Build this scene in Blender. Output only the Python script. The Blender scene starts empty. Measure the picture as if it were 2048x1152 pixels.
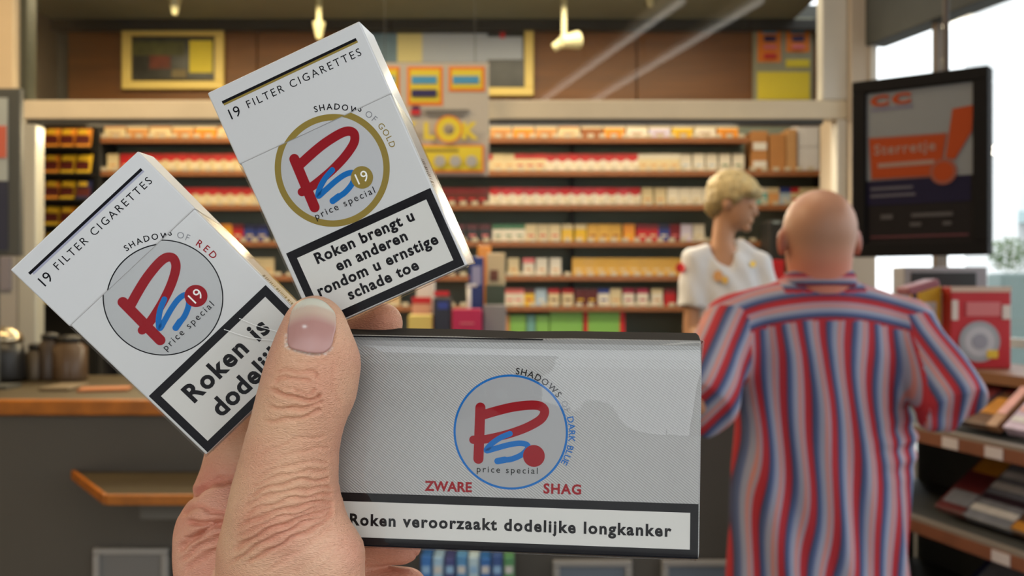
import bpy, bmesh, math, random
import numpy as np
from mathutils import Vector, Matrix, Euler

random.seed(7)
rng = np.random.default_rng(7)
SC = bpy.context.scene
COL = SC.collection

# ------------------------------------------------------------------ camera, light, exposure
CAMZ = 1.5
cam_d = bpy.data.cameras.new('camera')
cam = bpy.data.objects.new('camera', cam_d)
COL.objects.link(cam)
cam.location = (0, 0, CAMZ)
cam.rotation_euler = (math.pi / 2, 0, 0)
cam_d.sensor_width = 36.0
cam_d.lens = 2000 / 2048 * 36.0
cam_d.clip_start = 0.02
cam_d.clip_end = 200
cam_d.dof.use_dof = True
cam_d.dof.focus_distance = 0.334
cam_d.dof.aperture_fstop = 16.5
cam_d.dof.aperture_blades = 9
SC.camera = cam

SC.view_settings.view_transform = 'Standard'
SC.view_settings.look = 'None'
SC.view_settings.exposure = -0.58
SC.view_settings.gamma = 1.0
SC.view_settings.use_curve_mapping = False
SC.cycles.use_denoising = True
SC.cycles.max_bounces = 8
SC.cycles.transparent_max_bounces = 12
SC.cycles.sample_clamp_indirect = 6.0
SC.cycles.caustics_reflective = False
SC.cycles.caustics_refractive = False

world = bpy.data.worlds.new('overcast_sky')
SC.world = world
world.use_nodes = True
wn = world.node_tree.nodes
wl = world.node_tree.links
wn['Background'].inputs['Color'].default_value = (0.93, 0.97, 1.0, 1)
wn['Background'].inputs['Strength'].default_value = 4.0


def area(name, loc, rot, sx, sy, power, color):
    l = bpy.data.lights.new(name, 'AREA')
    l.shape = 'RECTANGLE'
    l.size, l.size_y = sx, sy
    l.energy = power
    l.color = color
    o = bpy.data.objects.new(name, l)
    COL.objects.link(o)
    o.location = loc
    o.rotation_euler = rot
    return o


WARM = (1.0, 0.80, 0.47)
LAMP_STRENGTH = 5.0
area('kiosk_ceiling_light', (-1.2, 4.55, 2.84), (0, 0, 0), 1.6, 0.25, 30, WARM)
area('kiosk_ceiling_light', (0.45, 4.55, 2.84), (0, 0, 0), 1.4, 0.25, 24, (1, .84, .58))
area('shop_warm_fill', (-1.5, 2.9, 3.28), (0, 0, 0), 1.2, 0.6, 60, (1, .74, .42))  # warm fill added under the unseen front-room ceiling to lift the kiosk
area('shop_warm_fill', (0.3, 2.9, 3.28), (0, 0, 0), 1.0, 0.6, 20, (1, .80, .55))
area('shelf_canopy_light', (-1.15, 4.45, 2.19), (math.radians(-38), 0, 0), 1.5, 0.06, 26, WARM)
area('shelf_canopy_light', (0.35, 4.45, 2.19), (math.radians(-38), 0, 0), 1.3, 0.06, 26, (1, .88, .66))

# ------------------------------------------------------------------ helpers


def P(px, py, d):
    """photo pixel and distance along the view -> world point in metres"""
    return Vector(((px - 1024) / 2000 * d, d, CAMZ + (576 - py) / 2000 * d))


def tag(o, label=None, cat=None, group=None, kind=None):
    if label: o['label'] = label
    if cat: o['category'] = cat
    if group: o['group'] = group
    if kind: o['kind'] = kind
    return o


MATS = {}


def mat(name, col, rough=0.6, metal=0.0, var=0.0, vscale=8.0, bump=0.0, bscale=200.0, coat=0.0, spec=0.5, emit=None, stretch=None, **kw):
    if name in MATS: return MATS[name]
    m = bpy.data.materials.new(name)
    m.use_nodes = True
    n, l = m.node_tree.nodes, m.node_tree.links
    b = n['Principled BSDF']
    c = tuple(col) + (1,)
    b.inputs['Base Color'].default_value = c
    b.inputs['Roughness'].default_value = rough
    b.inputs['Metallic'].default_value = metal
    b.inputs['Specular IOR Level'].default_value = spec
    b.inputs['Coat Weight'].default_value = coat
    b.inputs['Coat Roughness'].default_value = 0.08
    if emit:
        b.inputs['Emission Color'].default_value = tuple(emit[:3]) + (1,)
        b.inputs['Emission Strength'].default_value = emit[3]
    tc = n.new('ShaderNodeTexCoord')
    src = tc.outputs['Object']
    if stretch:
        mp = n.new('ShaderNodeMapping')
        mp.inputs['Scale'].default_value = stretch
        l.new(src, mp.inputs['Vector'])
        src = mp.outputs['Vector']
    if var > 0:
        t = n.new('ShaderNodeTexNoise')
        t.inputs['Scale'].default_value = vscale
        t.inputs['Detail'].default_value = 5
        r = n.new('ShaderNodeMapRange')
        r.inputs['From Min'].default_value = 0.3
        r.inputs['From Max'].default_value = 0.7
        r.inputs['To Min'].default_value = 1 - var
        r.inputs['To Max'].default_value = 1 + var
        x = n.new('ShaderNodeVectorMath')
        x.operation = 'SCALE'
        x.inputs[0].default_value = col
        l.new(src, t.inputs['Vector'])
        l.new(t.outputs['Fac'], r.inputs['Value'])
        l.new(r.outputs['Result'], x.inputs['Scale'])
        l.new(x.outputs['Vector'], b.inputs['Base Color'])
    if bump > 0:
        t = n.new('ShaderNodeTexNoise')
        t.inputs['Scale'].default_value = bscale
        t.inputs['Detail'].default_value = 3
        bp = n.new('ShaderNodeBump')
        bp.inputs['Strength'].default_value = bump
        bp.inputs['Distance'].default_value = 0.001
        l.new(src, t.inputs['Vector'])
        l.new(t.outputs['Fac'], bp.inputs['Height'])
        l.new(bp.outputs['Normal'], b.inputs['Normal'])
    MATS[name] = m
    return m


def srgb(r, g, b):
    f = lambda c: ((c / 255 + .055) / 1.055) ** 2.4 if c / 255 > .04045 else c / 255 / 12.92
    return (f(r), f(g), f(b))


def film_mat(name, ior=1.5, rough=0.02, tint=(1, 1, 1), bump=0.0, bscale=60.0):
    if name in MATS: return MATS[name]
    m = bpy.data.materials.new(name)
    m.use_nodes = True
    n, l = m.node_tree.nodes, m.node_tree.links
    n.remove(n['Principled BSDF'])
    tr = n.new('ShaderNodeBsdfTransparent')
    tr.inputs['Color'].default_value = tuple(tint) + (1,)
    gl = n.new('ShaderNodeBsdfGlossy')
    gl.inputs['Roughness'].default_value = rough
    fr = n.new('ShaderNodeFresnel')
    fr.inputs['IOR'].default_value = ior
    mx = n.new('ShaderNodeMixShader')
    ge = n.new('ShaderNodeNewGeometry')
    mu = n.new('ShaderNodeMath')      # reflect only where light enters the sheet
    mu.operation = 'MULTIPLY_ADD'
    mu.inputs[1].default_value = -1
    mu.inputs[2].default_value = 1
    mm = n.new('ShaderNodeMath')
    mm.operation = 'MULTIPLY'
    l.new(ge.outputs['Backfacing'], mu.inputs[0])
    l.new(mu.outputs[0], mm.inputs[0])
    l.new(fr.outputs['Fac'], mm.inputs[1])
    l.new(mm.outputs[0], mx.inputs['Fac'])
    l.new(tr.outputs['BSDF'], mx.inputs[1])
    l.new(gl.outputs['BSDF'], mx.inputs[2])
    l.new(mx.outputs['Shader'], n['Material Output'].inputs['Surface'])
    if bump > 0:
        tc = n.new('ShaderNodeTexCoord')
        t = n.new('ShaderNodeTexNoise')
        t.inputs['Scale'].default_value = bscale
        t.inputs['Detail'].default_value = 2
        bp = n.new('ShaderNodeBump')
        bp.inputs['Strength'].default_value = bump
        bp.inputs['Distance'].default_value = 0.001
        l.new(tc.outputs['Object'], t.inputs['Vector'])
        l.new(t.outputs['Fac'], bp.inputs['Height'])
        l.new(bp.outputs['Normal'], gl.inputs['Normal'])
        l.new(bp.outputs['Normal'], fr.inputs['Normal'])
    MATS[name] = m
    return m


class MB:
    def __init__(s):
        s.v, s.f, s.m = [], [], []

    def add(s, vs, fs, m=0):
        k = len(s.v)
        s.v += [tuple(v) for v in vs]
        s.f += [tuple(i + k for i in f) for f in fs]
        s.m += [m] * len(fs)
        return s

    def box(s, x0, x1, y0, y1, z0, z1, m=0):
        vs = [(x, y, z) for z in (z0, z1) for y in (y0, y1) for x in (x0, x1)]
        return s.add(vs, [(0, 2, 3, 1), (4, 5, 7, 6), (0, 1, 5, 4), (2, 6, 7, 3), (0, 4, 6, 2), (1, 3, 7, 5)], m)

    def obox(s, c, ax, ay, az, m=0):
        c, ax, ay, az = map(Vector, (c, ax, ay, az))
        vs = [c + ax * i + ay * j + az * k for k in (-1, 1) for j in (-1, 1) for i in (-1, 1)]
        return s.add(vs, [(0, 2, 3, 1), (4, 5, 7, 6), (0, 1, 5, 4), (2, 6, 7, 3), (0, 4, 6, 2), (1, 3, 7, 5)], m)

    def cyl(s, p0, p1, r0, r1=None, n=16, m=0):
        p0, p1 = Vector(p0), Vector(p1)
        r1 = r0 if r1 is None else r1
        d = (p1 - p0).normalized()
        a = d.orthogonal().normalized()
        b = d.cross(a)
        vs = []
        for p, r in ((p0, r0), (p1, r1)):
            vs += [p + (a * math.cos(2 * math.pi * i / n) + b * math.sin(2 * math.pi * i / n)) * r for i in range(n)]
        fs = [(i, (i + 1) % n, n + (i + 1) % n, n + i) for i in range(n)]
        fs += [tuple(range(n - 1, -1, -1)), tuple(range(n, 2 * n))]
        return s.add(vs, fs, m)

    def lathe(s, c, prof, n=20, m=0):
        c = Vector(c)
        vs = []
        for r, z in prof:
            vs += [c + Vector((r * math.cos(2 * math.pi * i / n), r * math.sin(2 * math.pi * i / n), z)) for i in range(n)]
        fs = []
        for j in range(len(prof) - 1):
            fs += [(j * n + i, j * n + (i + 1) % n, (j + 1) * n + (i + 1) % n, (j + 1) * n + i) for i in range(n)]
        fs += [tuple(range(n - 1, -1, -1)), tuple(range((len(prof) - 1) * n, len(prof) * n))]
        return s.add(vs, fs, m)

    def prism(s, poly, z0, z1, m=0):
        n = len(poly)
        vs = [(x, y, z0) for x, y in poly] + [(x, y, z1) for x, y in poly]
        fs = [(i, (i + 1) % n, n + (i + 1) % n, n + i) for i in range(n)]
        fs += [tuple(range(n - 1, -1, -1)), tuple(range(n, 2 * n))]
        return s.add(vs, fs, m)


def link(name, me, mats, parent=None, local=False, smooth=False, bevel=0.0, segs=2):
    """verts in world metres unless local; top-level objects get their origin at the base centre"""
    o = bpy.data.objects.new(name, me)
    for m_ in (mats if isinstance(mats, (list, tuple)) else [mats]):
        me.materials.append(m_)
    if parent is not None:
        o.parent = parent
        if not local:
            me.transform(Matrix.Translation(-Vector(parent['_origin'])))
    elif not local:
        co = np.empty(len(me.vertices) * 3)
        me.vertices.foreach_get('co', co)
        co = co.reshape(-1, 3)
        c = Vector((float((co[:, 0].min() + co[:, 0].max()) / 2), float((co[:, 1].min() + co[:, 1].max()) / 2), float(co[:, 2].min())))
        me.transform(Matrix.Translation(-c))
        o.location = c
        o['_origin'] = tuple(c)
    if parent is not None:
        o['_origin'] = tuple(parent['_origin']) if '_origin' in parent else (0, 0, 0)
    COL.objects.link(o)
    if smooth:
        me.polygons.foreach_set('use_smooth', [True] * len(me.polygons))
    if bevel > 0:
        b = o.modifiers.new('bevel', 'BEVEL')
        b.width = bevel
        b.segments = segs
        b.limit_method = 'ANGLE'
    return o


def build(mb, name, mats, parent=None, **kw):
    me = bpy.data.meshes.new(name)
    me.from_pydata(mb.v, [], mb.f)
    if max(mb.m, default=0) > 0:
        me.polygons.foreach_set('material_index', mb.m)
    me.update()
    return link(name, me, mats, parent, **kw)


def empty(name, loc, rot=None):
    o = bpy.data.objects.new(name, None)
    o.empty_display_size = 0.05
    o.location = loc
    if rot is not None:
        o.rotation_euler = rot
    o['_origin'] = tuple(loc)
    COL.objects.link(o)
    return o


def boxo(name, m, x0, x1, y0, y1, z0, z1, parent=None, bevel=0.002, **kw):
    return build(MB().box(x0, x1, y0, y1, z0, z1), name, m, parent, bevel=bevel, **kw)


# ---- text as flat mesh: list of (x, y) verts and faces
def text_geo(body, spacing=1.0, offset=0.0):
    cu = bpy.data.curves.new('t', 'FONT')
    cu.body = body
    cu.size = 1.0
    cu.space_character = spacing
    cu.offset = offset
    cu.resolution_u = 3
    o = bpy.data.objects.new('t', cu)
    COL.objects.link(o)
    dg = bpy.context.evaluated_depsgraph_get()
    me = bpy.data.meshes.new_from_object(o.evaluated_get(dg))
    vs = [(v.co.x, v.co.y) for v in me.vertices]
    fs = [tuple(p.vertices) for p in me.polygons]
    bpy.data.meshes.remove(me)
    bpy.data.objects.remove(o)
    bpy.data.curves.remove(cu)
    return vs, fs


CAP = None


def text_fit(body, x0, x1, base, cap, bold=0.0, wide=False):
    """text between x0 and x1 with capital height cap, letter spacing solved"""
    global CAP
    if CAP is None:
        v, _ = text_geo('H')
        CAP = max(y for x, y in v)
    s = cap / CAP
    wid = lambda sp: (lambda v: (max(x for x, y in v) - min(x for x, y in v)) * s)(text_geo(body, sp, bold)[0])
    w1, w2 = wid(1.0), wid(1.5)
    sp = 1.0 + 0.5 * ((x1 - x0) - w1) / max(w2 - w1, 1e-6)
    sx = 1.0
    if sp < 0.92 or wide:
        sp = 1.05 if wide else 0.92
        sx = (x1 - x0) / wid(sp)
    v, f = text_geo(body, sp, bold)
    mn = min(x for x, y in v)
    return [(x0 + (x - mn) * s * sx, base + y * s) for x, y in v], f


def text_arc(body, cx, cz, r, a0, a1, cap, bold=0.0):
    """letters on a circle, clockwise from up, feet towards the centre"""
    global CAP
    if CAP is None: text_fit('H', 0, 1, 0, 1)
    s = cap / CAP
    V, F_ = [], []
    wd = []
    for ch in body:
        v = text_geo(ch, 1.0, bold)[0] if ch != ' ' else [(0, 0), (.28, 0)]
        wd.append(max(x for x, y in v) - min(x for x, y in v))
    # letter centres: equal gaps between letters of unequal width
    gap = ((math.radians(a1 - a0) * r) / s - (sum(wd) - wd[0] / 2 - wd[-1] / 2)) / max(len(body) - 1, 1)
    pos = [0.0]
    for i in range(1, len(body)): pos.append(pos[-1] + wd[i - 1] / 2 + wd[i] / 2 + gap)
    for i, ch in enumerate(body):
        if ch == ' ': continue
        a = math.radians(a0) + pos[i] * s / r
        v, f = text_geo(ch, 1.0, bold)
        mx = (min(x for x, y in v) + max(x for x, y in v)) / 2
        k = len(V)
        for x, y in v:
            lx, ly = (x - mx) * s, r + y * s - cap / 2
            V.append((cx + lx * math.cos(a) + ly * math.sin(a), cz - lx * math.sin(a) + ly * math.cos(a)))
        F_ += [tuple(j + k for j in q) for q in f]
    return V, F_


def smooth_line(pts, n=10):
    p = [np.array(q, float) for q in pts]
    p = [2 * p[0] - p[1]] + p + [2 * p[-1] - p[-2]]
    out = []
    for i in range(1, len(p) - 2):
        for k in range(n):
            t = k / n
            out.append(.5 * ((2 * p[i]) + (-p[i - 1] + p[i + 1]) * t + (2 * p[i - 1] - 5 * p[i] + 4 * p[i + 1] - p[i + 2]) * t * t + (-p[i - 1] + 3 * p[i] - 3 * p[i + 1] + p[i + 2]) * t ** 3))
    out.append(p[-2])
    return out


def stroke(pts, w, caps=True, curved=True):
    q = smooth_line(pts) if curved else [np.array(p, float) for p in pts]
    V, F_ = [], []
    m = len(q)
    for i in range(m):
        t = q[min(i + 1, m - 1)] - q[max(i - 1, 0)]
        t /= np.linalg.norm(t) + 1e-9
        nrm = np.array([-t[1], t[0]])
        ww = w if np.isscalar(w) else w[0] + (w[1] - w[0]) * i / (m - 1)
        V += [tuple(q[i] + nrm * ww / 2), tuple(q[i] - nrm * ww / 2)]
    F_ += [(2 * i, 2 * i + 1, 2 * i + 3, 2 * i + 2) for i in range(m - 1)]
    if caps:
        for c, ww in ((q[0], w if np.isscalar(w) else w[0]), (q[-1], w if np.isscalar(w) else w[1])):
            first = c is q[0]
            t = (q[0] - q[1]) if first else (q[-1] - q[-2])
            t = t / np.linalg.norm(t)
            a0 = math.atan2(t[1], t[0]) - math.pi / 2
            k = len(V)
            V.append(tuple(c))
            V += [(c[0] + ww / 2 * math.cos(a0 + math.pi * i / 12), c[1] + ww / 2 * math.sin(a0 + math.pi * i / 12)) for i in range(13)]
            F_ += [(k, k + 1 + i, k + 2 + i) for i in range(12)]
    return V, F_


def disc(cx, cz, r, n=64):
    V = [(cx, cz)] + [(cx + r * math.cos(2 * math.pi * i / n), cz + r * math.sin(2 * math.pi * i / n)) for i in range(n)]
    return V, [(0, 1 + i, 1 + (i + 1) % n) for i in range(n)]


def ring(cx, cz, r0, r1, n=96):
    V = []
    for r in (r0, r1):
        V += [(cx + r * math.cos(2 * math.pi * i / n), cz + r * math.sin(2 * math.pi * i / n)) for i in range(n)]
    return V, [(i, (i + 1) % n, n + (i + 1) % n, n + i) for i in range(n)]


def rect(x0, z0, x1, z1):
    return [(x0, z0), (x1, z0), (x1, z1), (x0, z1)], [(0, 1, 2, 3)]


def frame2(o, i):
    (a, b, c, d), (e, f, g, h) = o, i
    V = [(a, b), (c, b), (c, d), (a, d), (e, f), (g, f), (g, h), (e, h)]
    return V, [(0, 1, 5, 4), (1, 2, 6, 5), (2, 3, 7, 6), (3, 0, 4, 7)]


# ---- signed distance modelling
def smin(a, b, k):
    h = np.clip(.5 + .5 * (b - a) / k, 0, 1)
    return b + (a - b) * h - k * h * (1 - h)


def cone(p, a, b, ra, rb, fl=1.0):
    """distance to a round cone from a to b; fl squeezes it along y"""
    a, b = np.array(a, float), np.array(b, float)
    x, y, z = p
    bax, bay, baz = b - a
    bay = bay / fl
    dx, dy, dz = x - a[0], (y - a[1]) / fl, z - a[2]
    t = np.clip((dx * bax + dy * bay + dz * baz) / (bax * bax + bay * bay + baz * baz + 1e-12), 0, 1)
    dx, dy, dz = dx - bax * t, dy - bay * t, dz - baz * t
    return (np.sqrt(dx * dx + dy * dy + dz * dz) - (ra + (rb - ra) * t)) * min(1, max(fl, .7))


def chain(p, pts, k=None, fl=1.0):
    d = None
    for (a, ra), (b, rb) in zip(pts[:-1], pts[1:]):
        c = cone(p, a, b, ra, rb, fl)
        d = c if d is None else (np.minimum(d, c) if not k else smin(d, c, k))
    return d


def ell(p, c, r):
    x, y, z = p
    q = np.sqrt(((x - c[0]) / r[0]) ** 2 + ((y - c[1]) / r[1]) ** 2 + ((z - c[2]) / r[2]) ** 2)
    return (q - 1) * min(r)


def column(p, st):
    """upright body of elliptic sections: stations (z, cx, cy, rx, ry)"""
    x, y, z = p
    st = sorted(st)
    zs = [s[0] for s in st]
    g = lambda i: np.interp(z, zs, [s[i] for s in st])
    cx, cy, rx, ry = g(1), g(2), g(3), g(4)
    q = (np.sqrt(((x - cx) / rx) ** 2 + ((y - cy) / ry) ** 2) - 1) * np.minimum(rx, ry)
    return np.maximum(q, np.maximum(z - zs[-1], zs[0] - z))


def nets(fn, lo, hi, h):
    ax = [np.arange(lo[i], hi[i] + h, h, dtype=np.float32) for i in range(3)]
    X = np.meshgrid(*ax, indexing='ij', sparse=True)
    f = np.asarray(fn(X), dtype=np.float32)
    f = np.broadcast_to(f, [len(a) for a in ax])
    s = f < 0
    nx, ny, nz = f.shape
    corners = [(i, j, k) for i in (0, 1) for j in (0, 1) for k in (0, 1)]
    sl = lambda A, c: A[c[0]:nx - 1 + c[0], c[1]:ny - 1 + c[1], c[2]:nz - 1 + c[2]]
    cnt = sum(sl(s, c).astype(np.int8) for c in corners)
    act = (cnt > 0) & (cnt < 8)
    idx = np.full(act.shape, -1, np.int64)
    I = np.argwhere(act)
    idx[act] = np.arange(len(I))
    acc = np.zeros((len(I), 3))
    n = np.zeros(len(I))
    vals = {c: f[I[:, 0] + c[0], I[:, 1] + c[1], I[:, 2] + c[2]] for c in corners}
    for c in corners:
        for a in range(3):
            if c[a] == 0:
                e = list(c)
                e[a] = 1
                e = tuple(e)
                v0, v1 = vals[c], vals[e]
                m_ = (v0 < 0) != (v1 < 0)
                t = np.where(m_, v0 / np.where(m_, v0 - v1, 1), 0)
                pt = np.array(c, float)[None, :].repeat(len(I), 0)
                pt[:, a] += t
                acc[m_] += pt[m_]
                n[m_] += 1
    V = (I + acc / n[:, None]) * h + np.array(lo)
    Q = []
    for a in range(3):
        b, c = [(1, 2), (2, 0), (0, 1)][a]
        s0 = [slice(1, -1)] * 3
        s0[a] = slice(0, -1)
        s1 = list(s0)
        s1[a] = slice(1, None)
        A, B = s[tuple(s0)], s[tuple(s1)]
        for flip, msk in ((False, A & ~B), (True, ~A & B)):
            E = np.argwhere(msk)
            E[:, b] += 1
            E[:, c] += 1
            def cell(db, dc):
                q = E.copy()
                q[:, b] -= db
                q[:, c] -= dc
                return idx[q[:, 0], q[:, 1], q[:, 2]]
            q = np.stack([cell(1, 1), cell(0, 1), cell(0, 0), cell(1, 0)], 1)
            if flip: q = q[:, ::-1]
            Q.append(q)
    Q = np.concatenate(Q)
    Q = Q[(Q >= 0).all(1)]
    return V, Q


def np_mesh(name, V, Q):
    me = bpy.data.meshes.new(name)
    me.vertices.add(len(V))
    me.vertices.foreach_set('co', np.ascontiguousarray(V, dtype=np.float32).ravel())
    me.loops.add(Q.size)
    me.loops.foreach_set('vertex_index', Q.ravel().astype(np.int32))
    me.polygons.add(len(Q))
    me.polygons.foreach_set('loop_start', np.arange(0, Q.size, 4, dtype=np.int32))
    me.update(calc_edges=True)
    return me


def relax(V, Q, n=1, w=.5):
    for _ in range(n):
        acc = np.zeros_like(V)
        cnt = np.zeros(len(V))
        for i in range(4):
            for j in (1, 3):
                a, b = Q[:, i], Q[:, (i + j) % 4]
                for k in range(3):
                    acc[:, k] += np.bincount(a, V[b, k], len(V))
                cnt += np.bincount(a, minlength=len(V))
        V = V * (1 - w) + w * acc / np.maximum(cnt, 1)[:, None]
    return V


def vcolor(me, C, name='tint'):
    at = me.color_attributes.new(name, 'FLOAT_COLOR', 'POINT')
    buf = np.ones((len(me.vertices), 4), np.float32)
    buf[:, :3] = C
    at.data.foreach_set('color', buf.ravel())
# ------------------------------------------------------------------ hand-held packs (local millimetres)
INK = mat('black_ink', srgb(12, 12, 18), .6, spec=.1)
INK_SOFT = mat('grey_ink', srgb(120, 122, 128), .4)
CARD = mat('silver_white_card', (.55, .555, .56), .42, metal=.25, bump=.0, coat=.15)
PANEL = mat('printed_white_panel', (.58, .575, .55), .45)
SILVER = mat('silver_ink', (.40, .41, .42), .38, metal=.45)
SILVER_LIGHT = mat('pale_silver_ink', (.45, .46, .48), .38, metal=.4)
GOLD = mat('gold_ink', srgb(132, 112, 38), .45, metal=.35)
RED = mat('red_ink', srgb(138, 4, 22), .6, spec=.15)
BLUE = mat('blue_ink', srgb(0, 98, 172), .6, spec=.15)
BROWN_PAPER = mat('brown_side_paper', srgb(170, 130, 90), .6)
FILM = film_mat('cellophane', 1.28, .14, (.985, .985, .98))
FILM_THICK = film_mat('cellophane_fold', 1.6, .12, (.86, .83, .80))


def rotvec(v):
    v = Vector(v)
    return Matrix.Rotation(v.length, 4, v.normalized())


def hero(name, rv, T):
    o = bpy.data.objects.new(name, None)
    o.empty_display_size = .02
    o.matrix_world = Matrix.Translation(Vector((T[0], T[1], T[2] + CAMZ * 1000)) / 1000) @ rotvec(rv) @ Matrix.Scale(.001, 4)
    o['_origin'] = (0, 0, 0)
    COL.objects.link(o)
    return o


def clip2(V, F_, zc, keep):
    """keep 'up' or 'down' side of z=zc of a flat mesh"""
    bm = bmesh.new()
    vs = [bm.verts.new((x, z, 0)) for x, z in V]
    for f in F_:
        try: bm.faces.new([vs[i] for i in f])
        except ValueError: pass
    bmesh.ops.bisect_plane(bm, geom=bm.verts[:] + bm.edges[:] + bm.faces[:], plane_co=(0, zc, 0), plane_no=(0, 1, 0), clear_outer=keep == 'down', clear_inner=keep == 'up')
    bm.verts.index_update()
    V2 = [(v.co.x, v.co.y) for v in bm.verts]
    F2 = [tuple(v.index for v in f.verts) for f in bm.faces]
    bm.free()
    return V2, F2


class Art:
    """collects flat print as named sub-parts on the front of a pack"""

    def __init__(s, yfront, lid=None, shift=(0, 0), lid_h=.45):
        s.y, s.lid, s.shift, s.lid_h = yfront, lid, shift, lid_h

    def put(s, name, VF, m, h, parent, lidpart=None, label=None):
        V, F_ = VF
        made = None
        if s.lid is None:
            if F_:
                made = build(MB().add([(x, s.y - h, z) for x, z in V], F_), name, m, parent, local=True)
        else:
            Vd, Fd = clip2(V, F_, s.lid, 'down')
            if Fd:
                made = build(MB().add([(x, s.y - h, z) for x, z in Vd], Fd), name, m, parent, local=True)
            Vu, Fu = clip2([(x + s.shift[0], z + s.shift[1]) for x, z in V], F_, s.lid + .02, 'up')
            if Fu:
                u = build(MB().add([(x, s.y - s.lid_h - h, z) for x, z in Vu], Fu), name, m, lidpart, local=True)
                made = made or u
        if made and label: made['label'] = label
        return made


def logo(art, parent, lidpart, cx, cz, r, dot_m, kind, digits):
    """the ringed monogram: red angular letter, blue curl and a dot"""
    U = lambda pts: [(cx + (x - 859.6) / 259 * r, cz - (y - 503.6) / 259 * r) for x, y in pts]
    u = r / 259
    if kind == 'gold':
        art.put('emblem_disc', disc(cx, cz, r - 1.5), SILVER_LIGHT, .03, parent, lidpart)
        art.put('emblem_ring', ring(cx, cz, r - 2.15, r), GOLD, .05, parent, lidpart, 'broad gold ring')
    elif kind == 'red':
        art.put('emblem_disc', disc(cx, cz, r), SILVER, .03, parent, lidpart)
        art.put('emblem_ring', ring(cx, cz, r - .4, r), INK, .05, parent, lidpart, 'thin black ring')
    else:
        art.put('emblem_disc', disc(cx, cz, r), SILVER_DARK, .03, parent, lidpart)
        art.put('emblem_ring', ring(cx, cz, r - .75, r), BLUE, .05, parent, lidpart, 'blue ring')
    art.put('letter_stem', stroke(U([(722, 397), (716, 628)]), 46 * u, curved=False), RED, .09, parent, lidpart)
    art.put('letter_bowl', stroke(U([(733, 430), (800, 409), (870, 391), (940, 381), (985, 382), (1008, 395), (1012, 416), (992, 446), (935, 480), (865, 508), (800, 527), (740, 540), (692, 543)]), (43 * u, 38 * u)), RED, .10, parent, lidpart)
    V, F_ = stroke(U([(858, 511), (812, 532), (772, 562), (752, 590), (790, 580), (850, 562), (900, 553), (934, 558), (938, 576), (912, 604), (870, 624), (838, 630)]), 25 * u)
    art.put('curl_stroke', (V, F_), BLUE, .12, parent, lidpart)
    art.put('curl_foot', stroke(U([(836, 629), (803, 636)]), 29 * u, curved=False), BLUE, .13, parent, lidpart)
    if digits:
        dx, dz = cx + .41 * r, cz - .355 * r
        art.put('number_dot', disc(dx, dz, .192 * r), dot_m, .15, parent, lidpart)
        art.put('number', text_fit('19', dx - 2.0, dx + 2.1, dz - 1.75, 3.6), WHITE_INK, .18, parent, lidpart)
    else:
        art.put('dot', disc(cx + .415 * r, cz - .403 * r, .189 * r), dot_m, .15, parent, lidpart)
    if kind == 'pouch':
        art.put('tagline', text_fit('price special', *[U([(x, 688)])[0][0] for x in (710, 985)], U([(0, 688)])[0][1], 28 * u), INK, .2, parent, lidpart)
    else:
        art.put('tagline', text_fit('price special', cx - 11.9, cx + 10.1, -9.6, 2.25), INK, .2, parent, lidpart)


SILVER_DARK = mat('grey_silver_ink', (.33, .335, .345), .4, metal=.5)
WHITE_INK = mat('white_ink', (.8, .8, .78), .5)


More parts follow.
